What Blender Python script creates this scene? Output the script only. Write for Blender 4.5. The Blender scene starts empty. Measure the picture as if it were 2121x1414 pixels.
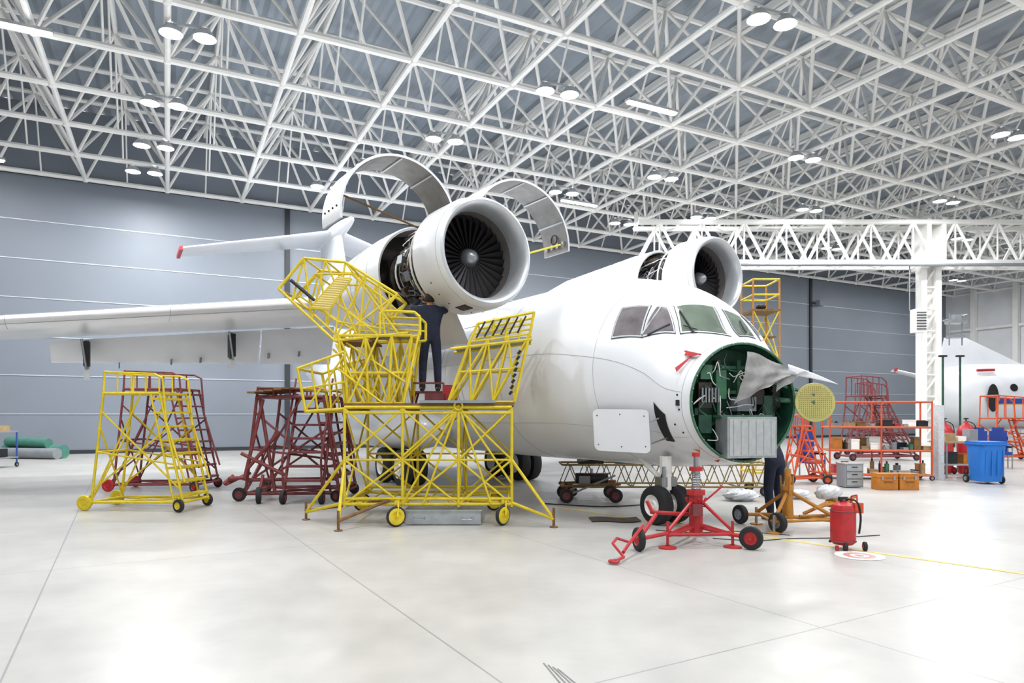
import bpy, bmesh, math, random
from mathutils import Vector as V, Matrix
random.seed(7)
sc=bpy.context.scene
try:
    sc.view_settings.view_transform='Standard'
except Exception: pass
rad=math.radians
# ---------------------------------------------------------------- materials
def lin(h):
    h=h.lstrip('#'); o=[]
    for i in (0,2,4):
        c=int(h[i:i+2],16)/255
        o.append(c/12.92 if c<=.04045 else ((c+.055)/1.055)**2.4)
    return o
def M(name,hexc,rough=.5,metal=0.,var=.10,scale=5.,bump=0.,coat=0.,alpha=None,trans=0.,emis=0.):
    m=bpy.data.materials.new(name); m.use_nodes=True
    nt=m.node_tree; b=nt.nodes['Principled BSDF']; c=lin(hexc)
    tc=nt.nodes.new('ShaderNodeTexCoord'); nz=nt.nodes.new('ShaderNodeTexNoise')
    nz.inputs['Scale'].default_value=scale; nz.inputs['Detail'].default_value=4
    nt.links.new(tc.outputs['Object'],nz.inputs['Vector'])
    r=nt.nodes.new('ShaderNodeValToRGB')
    r.color_ramp.elements[0].position=.3; r.color_ramp.elements[1].position=.7
    r.color_ramp.elements[0].color=[x*(1-var) for x in c]+[1]
    r.color_ramp.elements[1].color=[min(1,x*(1+var*.6)) for x in c]+[1]
    nt.links.new(nz.outputs['Fac'],r.inputs['Fac']); nt.links.new(r.outputs['Color'],b.inputs['Base Color'])
    b.inputs['Roughness'].default_value=rough; b.inputs['Metallic'].default_value=metal
    b.inputs['Coat Weight'].default_value=coat
    b.inputs['Transmission Weight'].default_value=trans
    if emis:
        b.inputs['Emission Color'].default_value=(1,1,1,1); b.inputs['Emission Strength'].default_value=emis
    if bump:
        bp=nt.nodes.new('ShaderNodeBump'); bp.inputs['Strength'].default_value=bump; bp.inputs['Distance'].default_value=.02
        nt.links.new(nz.outputs['Fac'],bp.inputs['Height']); nt.links.new(bp.outputs['Normal'],b.inputs['Normal'])
    return m
white=M('white_paint','#e9ebef',.28,0,.05,1.2,coat=.3)
white2=M('white_steel','#f3f2ee',.45,0,.04,2)
panelgrey=M('nacelle_lip_metal','#c4c7ca',.35,.5,.08,4)
inletm=M('inlet_liner','#6f6a67',.5,.2,.1,6)
bladem=M('fan_blade_metal','#2e2c2e',.45,.5,.15,8)
darkm=M('engine_dark','#3a3330',.5,.5,.35,9,.4)
brownm=M('engine_bronze','#6d5b4c',.45,.6,.3,12,.3)
steelm=M('steel','#9a9da0',.3,.8,.12,8)
doorin=M('cowl_inside','#8b8986',.45,.4,.2,5)
yellow=M('yellow_paint','#d9c022',.45,0,.15,9)
red=M('red_paint','#b3262a',.4,0,.15,9)
maroon=M('maroon_paint','#7d3a3c',.55,0,.22,9)
orange=M('orange_paint','#d0532c',.45,0,.12,9)
orjack=M('jack_orange','#b87c2a',.45,0,.2,9)
brown=M('rusty_wood','#7b5a34',.7,0,.3,12)
rubber=M('rubber','#232326',.75,0,.2,10)
green=M('zinc_green','#1f4a38',.5,0,.35,7,.2)
green2=M('zinc_green_light','#3d6e52',.5,0,.3,9)
teal=M('teal_mat','#4c8474',.7,0,.15,6)
blackm=M('black','#131417',.5,0,.2,6)
glass=M('cockpit_glass','#6d7a6c',.08,.0,.3,2.0,coat=1)
glass2=M('side_glass','#7c7678',.1,.0,.45,3,coat=1)
frame_m=M('window_frame','#b9bcbe',.4,.3)
clothm=M('grey_fabric','#8f8e8c',.8,0,.2,10,.4)
dishm=M('radar_dish','#b9b36a',.5,.1,.1,8)
navy=M('navy_overalls','#1a2238',.85,0,.25,14,.5)
skinm=M('skin','#b98166',.55,0,.08,20)
hairm=M('hair','#2a1d16',.8,0,.3,60,.5)
boot=M('boots','#17161a',.6)
blue=M('blue_plastic','#1c6fc4',.4,0,.08,5)
bluestripe=M('blue_stripe','#2b4fa3',.4)
boxm=M('galvanised','#a6aaac',.4,.5,.15,10)
tan=M('cardboard','#a98f68',.8,0,.2,8)
caseor=M('case_orange','#b8701f',.5,0,.2,8)
greybox=M('grey_plastic','#85898f',.5)
lampm=M('lamp_housing','#c8cacc',.4,.5)
lens=M('lamp_lens','#ffffff',.4,emis=25.)
plastic=M('plastic_bag','#e8ebee',.25,0,.1,20,.6,trans=.3)
seam=M('dark_seam','#2a2d33',.5)
seamg=M('panel_seam','#a9adb1',.5)
trimw=M('panel_trim','#c4cad2',.4,.2)
ylinem=M('floor_yellow','#d8bf66',.5,0,.15,8)
pinkm=M('floor_mark','#c98f8a',.5,0,.1,8)
belly=M('duct_grey','#8c9196',.5)
navyb=M('blue_upholstery','#24408f',.8)
# ---------------------------------------------------------------- mesh builder
def fr(ax):
    ax=V(ax).normalized(); t=V((0,0,1)) if abs(ax.z)<.9 else V((1,0,0))
    s=ax.cross(t).normalized(); return ax,s,s.cross(ax).normalized()
class MB:
    def __init__(s): s.v=[];s.f=[];s.m=[];s.mats=[]
    def mi(s,m):
        if m not in s.mats: s.mats.append(m)
        return s.mats.index(m)
    def tube(s,a,b,r,m,seg=8,r2=None):
        a=V(a);b=V(b)
        if (b-a).length<1e-5: return
        r2=r if r2 is None else r2; _,p,q=fr(b-a); n=len(s.v); k=s.mi(m)
        for c,rr in((a,r),(b,r2)):
            for i in range(seg):
                t=2*math.pi*i/seg; s.v.append(c+p*(rr*math.cos(t))+q*(rr*math.sin(t)))
        for i in range(seg):
            j=(i+1)%seg; s.f.append((n+i,n+j,n+seg+j,n+seg+i)); s.m.append(k)
        s.f.append(tuple(n+i for i in range(seg))[::-1]); s.m.append(k)
        s.f.append(tuple(n+seg+i for i in range(seg))); s.m.append(k)
    def path(s,pts,r,m,seg=6,closed=False):
        pts=[V(p) for p in pts]
        if closed: pts.append(pts[0])
        for a,b in zip(pts,pts[1:]): s.tube(a,b,r,m,seg)
    def smooth(s,pts,r,m,seg=6,n=5):
        pts=[V(p) for p in pts]; out=[]
        P=[pts[0]]+pts+[pts[-1]]
        for i in range(1,len(P)-2):
            for k in range(n):
                out.append(cr(P[i-1],P[i],P[i+1],P[i+2],k/n))
        out.append(pts[-1]); s.path(out,r,m,seg)
    def box(s,c,sz,m,ax=None,yaw=0):
        c=V(c); 
        if ax is None:
            R=Matrix.Rotation(yaw,3,'Z'); ax=(R@V((1,0,0)),R@V((0,1,0)),V((0,0,1)))
        n=len(s.v);k=s.mi(m)
        for i in(-.5,.5):
            for j in(-.5,.5):
                for l in(-.5,.5): s.v.append(c+ax[0]*(i*sz[0])+ax[1]*(j*sz[1])+ax[2]*(l*sz[2]))
        for f in((0,1,3,2),(4,6,7,5),(0,4,5,1),(2,3,7,6),(0,2,6,4),(1,5,7,3)):
            s.f.append(tuple(n+i for i in f)); s.m.append(k)
    def surf(s,fn,nu,nv,m,cu=False,cv=False,cap=False):
        n=len(s.v);k=s.mi(m)
        U=nu if cu else nu+1; W=nv if cv else nv+1
        for i in range(U):
            for j in range(W): s.v.append(V(fn(i/nu,j/nv)))
        for i in range(nu):
            for j in range(nv):
                a=i;b=(i+1)%U;c=j;d=(j+1)%W
                s.f.append((n+a*W+c,n+b*W+c,n+b*W+d,n+a*W+d)); s.m.append(k)
        if cap and cv:
            s.f.append(tuple(n+j for j in range(W))); s.m.append(k)
            s.f.append(tuple(n+(U-1)*W+j for j in range(W))[::-1]); s.m.append(k)
    def poly(s,pts,m):
        n=len(s.v); s.v+= [V(p) for p in pts]; s.f.append(tuple(range(n,n+len(pts)))); s.m.append(s.mi(m))
    def lathe(s,prof,o,ax,m,seg=48,a0=0,a1=2*math.pi,up=None):
        o=V(o);a,p,q=fr(ax); full=abs(a1-a0-2*math.pi)<1e-4
        L=len(prof)-1
        def fn(u,v):
            i=min(int(round(u*L)),L); r,x=prof[i]; t=a0+(a1-a0)*v
            return o+a*x+p*(r*math.cos(t))+q*(r*math.sin(t))
        s.surf(fn,L,seg,m,cv=full)
    def torus(s,c,ax,R,r,m,seg=24,sg=8):
        c=V(c);a,p,q=fr(ax)
        def fn(u,v):
            t=2*math.pi*u;w=2*math.pi*v; d=p*math.cos(t)+q*math.sin(t)
            return c+d*(R+r*math.cos(w))+a*(r*math.sin(w))
        s.surf(fn,seg,sg,m,True,True)
    def wheel(s,c,ax,R,w,mt,mr):
        c=V(c); a=V(ax).normalized()
        pr=[(R*.55,-w/2),(R*.8,-w/2),(R*.95,-w*.42),(R,-w*.2),(R,w*.2),(R*.95,w*.42),(R*.8,w/2),(R*.55,w/2)]
        s.lathe(pr,c,a,mt,24)
        s.lathe([(.001,-w*.3),(R*.2,-w*.45),(R*.25,-w*.3),(R*.5,-w*.32),(R*.57,-w*.5),(R*.57,w*.5),(R*.5,w*.32),(R*.25,w*.3),(R*.2,w*.45),(.001,w*.3)],c,a,mr,20)
    def ball(s,c,r,m,sx=1,sy=1,sz=1,nu=10,nv=12):
        c=V(c)
        s.surf(lambda u,v:c+V((r*sx*math.sin(math.pi*u)*math.cos(2*math.pi*v),r*sy*math.sin(math.pi*u)*math.sin(2*math.pi*v),r*sz*math.cos(math.pi*u))),nu,nv,m,cv=True)
    def done(s,name,parent=None,smooth=35,mods=None):
        me=bpy.data.meshes.new(name); me.from_pydata([tuple(x) for x in s.v],[],s.f)
        for m in s.mats: me.materials.append(m)
        me.polygons.foreach_set('material_index',s.m)
        bm=bmesh.new(); bm.from_mesh(me); bmesh.ops.recalc_face_normals(bm,faces=bm.faces); bm.to_mesh(me); bm.free()
        if smooth:
            me.polygons.foreach_set('use_smooth',[True]*len(me.polygons))
            try: me.set_sharp_from_angle(angle=rad(smooth))
            except Exception: pass
        me.update()
        o=bpy.data.objects.new(name,me); sc.collection.objects.link(o)
        if parent: par(o,parent)
        return o
def cr(a,b,c,d,t):
    return .5*((2*b)+(c-a)*t+(2*a-5*b+4*c-d)*t*t+(-a+3*b-3*c+d)*t**3)
def par(o,e):
    o.parent=e; o.matrix_parent_inverse=Matrix.Translation(e.location).inverted()
def group(name,loc):
    e=bpy.data.objects.new(name,None); e.location=loc; e.empty_display_size=.3
    sc.collection.objects.link(e); return e
UP=V((0,0,1))
def P(x,y,z): return V((x,y,z))
# ---------------------------------------------------------------- room
W2=V((.891,.454,0)); N2=V((-.454,.891,0))
def WP(a,q,z=0): return W2*a+N2*q+V((0,0,z))
WL,WR,QF,QB,ZT=-26,57,-14,33.3,14.3
# floor
fm=bpy.data.materials.new('concrete_floor'); fm.use_nodes=True; nt=fm.node_tree; b=nt.nodes['Principled BSDF']
def N(t,**k):
    n=nt.nodes.new(t)
    for a,c in k.items(): setattr(n,a,c)
    return n
geo=N('ShaderNodeNewGeometry')
def noise(sc_,det=5):
    n=N('ShaderNodeTexNoise'); n.inputs['Scale'].default_value=sc_; n.inputs['Detail'].default_value=det
    nt.links.new(geo.outputs['Position'],n.inputs['Vector']); return n
n1=noise(.35); n2=noise(3.5,8); n3=noise(.9,6)
ramp=N('ShaderNodeValToRGB'); ramp.color_ramp.elements[0].position=.25; ramp.color_ramp.elements[1].position=.75
ramp.color_ramp.elements[0].color=lin('#a8a6a2')+[1]; ramp.color_ramp.elements[1].color=lin('#bdbab5')+[1]
mx=N('ShaderNodeMath',operation='MULTIPLY_ADD'); nt.links.new(n2.outputs['Fac'],mx.inputs[0]); mx.inputs[1].default_value=.55
nt.links.new(n3.outputs['Fac'],mx.inputs[2]); 
mx2=N('ShaderNodeMath',operation='ADD'); nt.links.new(mx.outputs[0],mx2.inputs[0]); mx2.inputs[1].default_value=-.27
nt.links.new(mx2.outputs[0],ramp.inputs['Fac'])
masks=[]
for vec,off in(((.866,.5,0),-.63),((-.5,.866,0),3.25)):
    d=N('ShaderNodeVectorMath',operation='DOT_PRODUCT'); nt.links.new(geo.outputs['Position'],d.inputs[0]); d.inputs[1].default_value=vec
    a=N('ShaderNodeMath',operation='SUBTRACT'); nt.links.new(d.outputs['Value'],a.inputs[0]); a.inputs[1].default_value=off
    p=N('ShaderNodeMath',operation='PINGPONG'); nt.links.new(a.outputs[0],p.inputs[0]); p.inputs[1].default_value=1.3 if vec[0]>0 else 2.6
    l=N('ShaderNodeMath',operation='LESS_THAN'); nt.links.new(p.outputs[0],l.inputs[0]); l.inputs[1].default_value=.007
    masks.append(l)
mm=N('ShaderNodeMath',operation='MAXIMUM'); nt.links.new(masks[0].outputs[0],mm.inputs[0]); nt.links.new(masks[1].outputs[0],mm.inputs[1])
ms=N('ShaderNodeMath',operation='MULTIPLY'); nt.links.new(mm.outputs[0],ms.inputs[0]); ms.inputs[1].default_value=.55
mix=N('ShaderNodeMixRGB'); nt.links.new(ms.outputs[0],mix.inputs['Fac']); nt.links.new(ramp.outputs['Color'],mix.inputs[1]); mix.inputs[2].default_value=lin('#68686c')+[1]
nt.links.new(mix.outputs[0],b.inputs['Base Color'])
rr=N('ShaderNodeMapRange'); nt.links.new(n1.outputs['Fac'],rr.inputs[0]); rr.inputs[3].default_value=.24; rr.inputs[4].default_value=.42
nt.links.new(rr.outputs[0],b.inputs['Roughness'])
AXW=(W2,N2,UP)
k=MB(); k.box(WP((WL+WR)/2,(QF+QB)/2,-.1),(WR-WL,QB-QF,.2),fm,ax=AXW); k.done('floor',smooth=0)
wallm=M('wall_panels','#808791',.45,.0,.05,.4)
wallw=M('wall_white','#e4e6e8',.5,0,.05,1)
k=MB(); k.box(WP((WL+WR)/2,QB+.1,ZT/2),(WR-WL,.2,ZT),wallm,ax=AXW); k.done('wall_back',smooth=0)
k=MB(); k.box(WP(WR+.1,(QF+QB)/2,ZT/2),(.2,QB-QF,ZT),wallw,ax=AXW); k.done('wall_right',smooth=0)
k=MB(); k.box(WP(WL-.1,(QF+QB)/2,ZT/2),(.2,QB-QF,ZT),wallm,ax=AXW); k.done('wall_left',smooth=0)
k=MB()
for i in range(6): k.box(WP((WL+WR)/2,QB-.01,1.66+1.57*i),(WR-WL,.03,.035),trimw,ax=AXW)
k.box(WP((WL+WR)/2,QB-.01,11.45),(WR-WL,.05,.22),seam,ax=AXW)
k.done('trim_1',smooth=0)
k=MB()
for a in(5.05,40.85): k.box(WP(a,QB-.06,5.7),(.22,.12,11.4),seam,ax=AXW)
k.box(WP(41.5,QB-.3,9.6),(.5,.4,.35),greybox,ax=AXW); k.box(WP(41.2,QB-.12,9.6),(.6,.06,.06),seam,ax=AXW)
k.done('trim_2',smooth=0)
k=MB(); k.box(WP((WL+WR)/2,QB-.03,.08),(WR-WL,.06,.16),seam,ax=AXW); k.done('baseboard_back',smooth=0)
k=MB()
for q in(31,28,25,22,19): k.box(WP(WR-.25,q,6),(.35,.35,12),white2,ax=AXW)
for z in(4.3,5.2,8.4): k.box(WP(WR-.2,18,z),(.15,30,.2),white2,ax=AXW)
k.done('trim_3',smooth=0)
deck=M('roof_deck','#98a1aa',.45,.2,.12,.6)
k=MB(); step=.16; L=WR-WL; nn=int(L/step); mi=k.mi(deck)
for i in range(nn+1):
    z=ZT+(.1 if (i//2)%2 else 0); a=WL+L*i/nn
    k.v.append(WP(a,QF,z)); k.v.append(WP(a,QB+.2,z))
for i in range(nn): k.f.append((2*i,2*i+1,2*i+3,2*i+2)); k.m.append(mi)
k.done('ceiling',smooth=0)
k=MB(); ZB=11.3; ZU=13.9; A=3.0; B=3.0
i0,i1=int(WL/A)+0,int(WR/A); qs=[QB-.6-B*j for j in range(0,13)]
for ii in range(i0,i1+1):
    a=ii*A
    for j,q in enumerate(qs):
        p=WP(a,q,ZB)
        if ii<i1: k.tube(p,WP(a+A,q,ZB),.1,white2,8)
        if j<len(qs)-1: k.tube(p,WP(a,q-B,ZB),.085,white2,8)
        if ii<i1 and j<len(qs)-1:
            t=WP(a+A/2,q-B/2,ZU)
            for dx in(0,A):
                for dq in(0,B): k.tube(WP(a+dx,q-dq,ZB),t,.058,white2,6)
            if ii<i1-1: k.tube(t,t+W2*A,.085,white2,6)
            if j<len(qs)-2: k.tube(t,t-N2*B,.065,white2,6)
            k.tube(WP(a+A/2,q,ZB),t,.035,white2,5)
        k.ball(p,.14,white2,nu=5,nv=8)
for ii in range(i0,i1):
    k.box(WP(ii*A+A/2,(QF+QB)/2,ZT-.15),(.12,QB-QF,.22),white2,ax=AXW)
k.done('roof_space_frame')
lp=[(-8,16.7),(-10.5,20.4),(-12.5,23.6),(-14.2,26.1),(-2.29,23.05),(1.33,19.65),(6.2,16.1),(-5.2,25.5),(-7.6,27.8),(5.97,26.7),(10.7,24.7),(16.7,22.7),(2.2,28.5),(9.1,32.1),(13.6,30.9),(19.1,29.7),(5.4,33.1),
 (24,36),(28,42),(18,38),(-5,11),(3,10),(11,12),(-14,14),(-1,4),(7,4),(14,6),(-8,6),(-18,20),(2,-3),(22,16),(33,36),(31,47)]  # lamps added for their light: overhead out of view, and toward the right wall
LW=200
for (x,y) in lp:
    g=group('high_bay_lamp',(x,y,11.2))
    k=MB()
    k.box((x,y,11.22),(1.0,.06,.06),lampm,yaw=.3)
    for sx in(-1,1):
        c=V((x+sx*.38*math.cos(.3),y+sx*.38*math.sin(.3),11.0))
        k.lathe([(.06,.2),(.12,.18),(.25,.02),(.27,-.04)],c,(0,0,1),lampm,20)
        k.lathe([(.001,-.02),(.25,-.02)],c,(0,0,1),lens,20)
        ld=bpy.data.lights.new('bulb','AREA'); ld.shape='DISK'; ld.size=.5; ld.energy=LW
        ld.color=(.96,.98,1); lo=bpy.data.objects.new('bulb',ld); sc.collection.objects.link(lo)
        lo.location=c-V((0,0,.05)); par(lo,g)
    k.done('fitting',g)
for c,yaw in(((-12.2,16.3,11.0),.47),((-19.6,24.6,11.0),.47),((4.3,20.7,11.0),.47),((3.0,30,11),.47)):
    k=MB(); k.box(V(c)+V((0,0,.06)),(1.9,.22,.08),lampm,yaw=yaw); k.box(c,(1.8,.14,.06),lens,yaw=yaw); k.done('strip_light',smooth=0)
# portal frame: girder + column
k=MB()
for yy in(32.0,33.2):
    for z in(8.85,10.75): k.box((21,yy,z),(30,.2,.2),white2)
    for i in range(15):
        x=6+i*2
        k.tube((x,yy,8.85),(x+1,yy,10.75),.07,white2,6); k.tube((x+1,yy,10.75),(x+2,yy,8.85),.07,white2,6)
        k.tube((x+1,yy,10.75),(x+1,yy,8.85),.04,white2,6)
for i in range(16):
    x=6+i*2
    k.tube((x,32,8.85),(x,33.2,8.85),.05,white2); k.tube((x,32,10.75),(x,33.2,10.75),.05,white2)
    if i<15: k.tube((x,32,8.85),(x+2,33.2,8.85),.04,white2)
k.tube((6,31.85,8.7),(36,31.85,8.7),.08,belly)
for x in(6,16,26,36): k.tube((x,32.6,10.7),(x,32.6,11.4),.1,white2)
for x in(19.75,20.45): k.box((x,32.6,4.45),(.26,.5,8.9),white2)
for i in range(8):
    z=.4+i*1.05; k.tube((19.75,32.5,z),(20.45,32.5,z+1.0),.06,white2,6); k.tube((19.75,32.5,z),(20.45,32.5,z),.05,white2,6)
for x in(19.75,20.45): k.box((x,32.6,9.8),(.2,1.3,2.3),white2)
k.box((20.1,32.6,9.0),(.8,1.0,.4),white2); k.box((20.1,32.6,.15),(1.3,1.1,.3),white2)
k.box((20.1,32.75,4.4),(.6,.08,8.6),white2)
k.done('steel_portal_frame')
k=MB(); k.box((19.2,31.9,6.05),(.55,.45,1.1),white2)
for i in range(7): k.box((19.2,31.66,5.65+i*.13),(.45,.04,.04),seam)
k.box((19.45,32.2,6.6),(.5,.1,.08),steelm); k.tube((18.95,32.2,6.6),(18.95,32.2,8.8),.03,steelm)
k.done('unit_heater')
k=MB(); k.box((20.95,31.9,6.0),(.7,.6,.14),steelm); k.box((20.95,31.9,5.3),(.6,.5,.12),steelm)
for dx in(-.3,.3): k.tube((20.95+dx,31.9,4.9),(20.95+dx,31.9,6.4),.03,steelm)
k.tube((20.6,32.3,6.1),(21.3,31.6,6.3),.05,steelm); k.box((20.9,31.8,6.2),(.35,.3,.25),greybox); k.done('equipment_bracket')
k=MB(); d=V((8.2,3.4,0))-V((.76,11.8,0)); dn=d.normalized(); k.box((V((.76,11.8,.002))+V((8.2,3.4,.002)))/2,(d.length,.07,.004),ylinem,ax=(dn,V((-dn.y,dn.x,0)),UP)); k.done('floor_marking_line',smooth=0)
k=MB(); k.lathe([(.10,.006),(.17,.006)],(3.96,7.7,0),(0,0,1),pinkm,32); k.lathe([(.001,.004),(.26,.004)],(3.96,7.7,0),(0,0,1),white2,32); k.lathe([(.001,.007),(.05,.007)],(3.96,7.7,0),(0,0,1),pinkm,20); k.done('floor_target_mark',smooth=0)
k=MB(); skid=M('skid_mark','#7c7a76',.6,0,.3,30)
for i in range(4): 
    a=P(.2+.035*i,4.35-.03*i,.0015); k.box(a+P(.05,-.16,0),(.011,.36,.002),skid,yaw=.25+.04*i)
k.done('floor_skid_marks',smooth=0)
# ---------------------------------------------------------------- aircraft
plane=group('cargo_airplane',(1.5,11.7,0))
def axp(t): return (1.5-.5*t,11.7+.866*t)
ST=[(3.19,9.30,1.78,.79,.80,14),(3.10,9.75,1.85,1.01,.97,16),(3.0,10.15,2.05,1.19,1.19,20),(2.75,10.6,2.21,1.38,1.41,25),(2.3,11.1,2.31,1.5,1.52,28),(1.75,11.7,2.37,1.56,1.56,30)]
for t,z,a_,b_ in((1.7,2.36,1.56,1.56),(4,2.36,1.56,1.56),(8,2.36,1.56,1.56),(11,2.4,1.54,1.52),(13,2.6,1.4,1.34),(16,3.0,.95,.95),(19,3.3,.42,.5),(21,3.42,.1,.14)):
    x,y=axp(t); ST.append((x,y,z,a_,b_,30))
NS=len(ST)
def stn(u):
    u=max(0,min(NS-1.0001,u)); i=int(u); t=u-i
    P_=[ST[max(0,i-1)],ST[i],ST[min(NS-1,i+1)],ST[min(NS-1,i+2)]]
    return [cr(P_[0][q],P_[1][q],P_[2][q],P_[3][q],t) for q in range(6)]
def S(u,th,off=0.):
    x,y,z,a_,b_,yw=stn(u); yw=rad(yw); th=rad(th)
    sd=V((-math.cos(yw),-math.sin(yw),0))
    return V((x,y,z))+sd*((a_+off)*math.cos(th))+V((0,0,(b_+off)*math.sin(th)))
k=MB(); k.surf(lambda u,v:S(u*(NS-1),v*360),110,72,white,cv=True); k.done('fuselage',plane,60)
# cockpit windows, in fuselage station / angle coordinates
def patch(k,c4,off,m,n=10,grow=0.):
    (u0,a0),(u1,a1),(u2,a2),(u3,a3)=c4   # BL TL TR BR
    mu=sum(c[0] for c in c4)/4; ma=sum(c[1] for c in c4)/4
    def g(c): return (mu+(c[0]-mu)*(1+grow),ma+(c[1]-ma)*(1+grow))
    q=[g(c) for c in c4]
    def fn(u,v):
        l=(q[0][0]+(q[1][0]-q[0][0])*v,q[0][1]+(q[1][1]-q[0][1])*v); r=(q[3][0]+(q[2][0]-q[3][0])*v,q[3][1]+(q[2][1]-q[3][1])*v)
        return S(l[0]+(r[0]-l[0])*u,l[1]+(r[1]-l[1])*u,off)
    k.surf(fn,n,n,m)
WN=[([(3.16,22),(3.28,42),(2.72,51),(2.40,30)],glass2),([(2.34,31),(2.56,54),(2.38,59),(1.60,49)],glass2),([(1.44,54),(2.24,64),(1.92,90),(.72,87)],glass),([(.74,98),(1.86,98),(1.82,112),(1.12,119)],glass),
    ([(3.16,158),(3.28,138),(2.72,129),(2.40,150)],glass2),([(2.34,149),(2.5,126),(2.0,118),(1.3,128)],glass2)]
k=MB()
for c4,m in WN:
    patch(k,c4,.006,seam,12,.12); patch(k,c4,.012,frame_m,12,.07); patch(k,c4,.018,m,12,-.03)
k.tube(S(2.0,63,.04),S(1.15,62,.04),.012,blackm); k.tube(S(1.5,58,.05),S(1.15,66,.05),.008,blackm)
k.tube(S(1.5,108,.04),S(1.0,108,.04),.012,blackm)
k.tube(S(2.36,31,.03),S(2.44,55,.03),.014,frame_m); k.tube(S(2.2,33,.03),S(1.85,50,.03),.014,seam)
k.done('cockpit_windows',plane,60)
k=MB()
def seamline(pts,r=.0035,m=seamg): k.path(pts,r,m,5)
for u in(.42,3.55,5.6,6.6,7.3,8.2): seamline([S(u,th,.001) for th in range(-80,170,5)])
for th in(8,-35,100): seamline([S(.45+.25*i,th,.001) for i in range(36)])
for (u0,u1,t0,t1) in((6.25,6.7,-28,38),(7.4,7.9,-20,30)):
    seamline([S(u0,t0,.003)]+[S(u0,t0+(t1-t0)*i/8,.003) for i in range(9)]+[S(u1,t1-(t1-t0)*i/8,.003) for i in range(9)]+[S(u0,t0,.003)],.006,seamg)
seamline([S(6.35,-30,.01),S(6.35,-12,.01),S(6.6,-8,.01),S(6.75,-16,.01),S(6.7,-32,.01)],.012,yellow)
for u,th in((.55,5),(.5,-8),(.75,-22),(.6,-30)): k.ball(S(u,th,.005),.014,blackm,nu=5,nv=8)
k.box(S(.52,-2,.01),(.05,.03,.08),blackm)
for i in range(3):
    c=S(7.0+.5*i,28,.004); k.lathe([(.001,.01),(.13,.01),(.16,0)],c,(S(7+.5*i,28,1)-S(7+.5*i,28)),seam,20)
k.done('panel_seams',plane)
# forward access hatch (open) + ribbon flags
k=MB()
patch(k,[(1.70,-42),(1.50,-8),(1.0,-14),(1.16,-40)],.008,blackm,8)
TL,TR=S(3.52,-21,.12),S(1.42,-12,.12)
dv=V((.03,-.02,-.62)); BL=TL+dv; BR=TR+dv
def rr_(u,v):
    p=TL.lerp(TR,u); q=BL.lerp(BR,u); return p.lerp(q,v)
n_=(TR-TL).cross(BL-TL).normalized(); 
if n_.y>0: n_=-n_
pts=[]
for cx,cy,a0 in((.9,.12,-90),(.9,.88,0),(.1,.88,90),(.1,.12,180)):
    for j in range(6):
        a=rad(a0+18*j); pts.append((cx+.1*math.cos(a),cy+.12*math.sin(a)))
k.poly([rr_(*p)+n_*.012 for p in pts],white); k.poly([rr_(*p)-n_*.012 for p in pts],white)
for i in range(len(pts)):
    a,b_=pts[i],pts[(i+1)%len(pts)]; k.poly([rr_(*a)+n_*.012,rr_(*b_)+n_*.012,rr_(*b_)-n_*.012,rr_(*a)-n_*.012],seamg)
for u,v in((.08,.15),(.08,.85),(.92,.15),(.92,.85),(.5,.12),(.5,.88)): k.ball(rr_(u,v)+n_*.014,.01,seam,nu=4,nv=6)
k.tube(rr_(.97,.3),S(1.4,-20,0),.012,steelm); k.tube(rr_(.97,.8),S(1.5,-38,0),.012,steelm)
k.tube(rr_(.05,.1),S(3.5,-24,0),.012,steelm)
k.done('access_hatch',plane,30)
k=MB()
a=S(.5,46,.04); b1=S(.72,27,.06); b2=S(.62,24,.06)
k.poly([a,b1,b2],red); k.poly([S(.3,47,.05),S(.75,45,.05),S(.7,40,.05),S(.45,42,.05)],red); k.tube(S(.3,47,.04),S(.8,44,.04),.012,red); k.poly([S(.35,-48,.05),S(.55,-46,.05),S(.45,-52,.05)],caseor)
k.poly([S(.1,-66,.05),S(.3,-64,.07),S(.26,-68,.07)],red); k.done('warning_ribbons',plane,0)
Dd=V((.5,-.866,0)); Rr=V((-.866,-.5,0))
def AP(t,kk,z): x,y=axp(t); return V((x,y,z))+Rr*kk
def blob(t0,t1,kc,zc,a_,b_,name,p=.6):
    k=MB()
    def fn(u,v):
        s=max(0,1-(2*u-1)**4)**p; th=2*math.pi*v
        return AP(t0+(t1-t0)*u,kc+a_*s*math.cos(th),zc+b_*s*math.sin(th))
    k.surf(fn,40,32,white,cv=True); return k.done(name,plane,60)
blob(3.2,12,0,3.45,1.4,.95,'wing_fairing'); 
blob(3.4,10.5,1.35,1.3,.6,.5,'gear_fairing_right'); blob(3.4,10.5,-1.35,1.3,.6,.5,'gear_fairing_left')
def foil(v,th):
    a=2*math.pi*v; x=.5*(1+math.cos(a)); yt=5*th*(.2969*math.sqrt(max(x,0))-.126*x-.3516*x*x+.2843*x**3-.1036*x**4)
    return x,(yt if a<math.pi else -yt*.75)
def wing(sg,name):
    k=MB()
    def W_(kk,x,y):
        c=4.3-.155*kk if kk<15 else 1.9; t=6.0+(kk-1.5)*.306 if kk>1.5 else 6.0
        z=4.42-(.1*max(0,kk-1.5)); return AP(t+x*c,sg*kk,z+y*c-x*.05*c)
    def fn(u,v):
        kk=15.5*u; x,y=foil(v,.14-.02*u); return W_(kk,x,y)
    k.surf(fn,40,40,white,cv=True,cap=True)
    for v in(.43,.57): k.path([fn(i/30,v)+UP*(.004 if v<.5 else -.004) for i in range(3,30)],.007,seamg,5)
    for i in(6,12,18,25): k.path([fn(i/30,.36+.02*j)+(Dd*.004) for j in range(15)],.006,seamg,5)
    return k.done(name,plane,50)
wing(1,'wing_right'); wing(-1,'wing_left')
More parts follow.
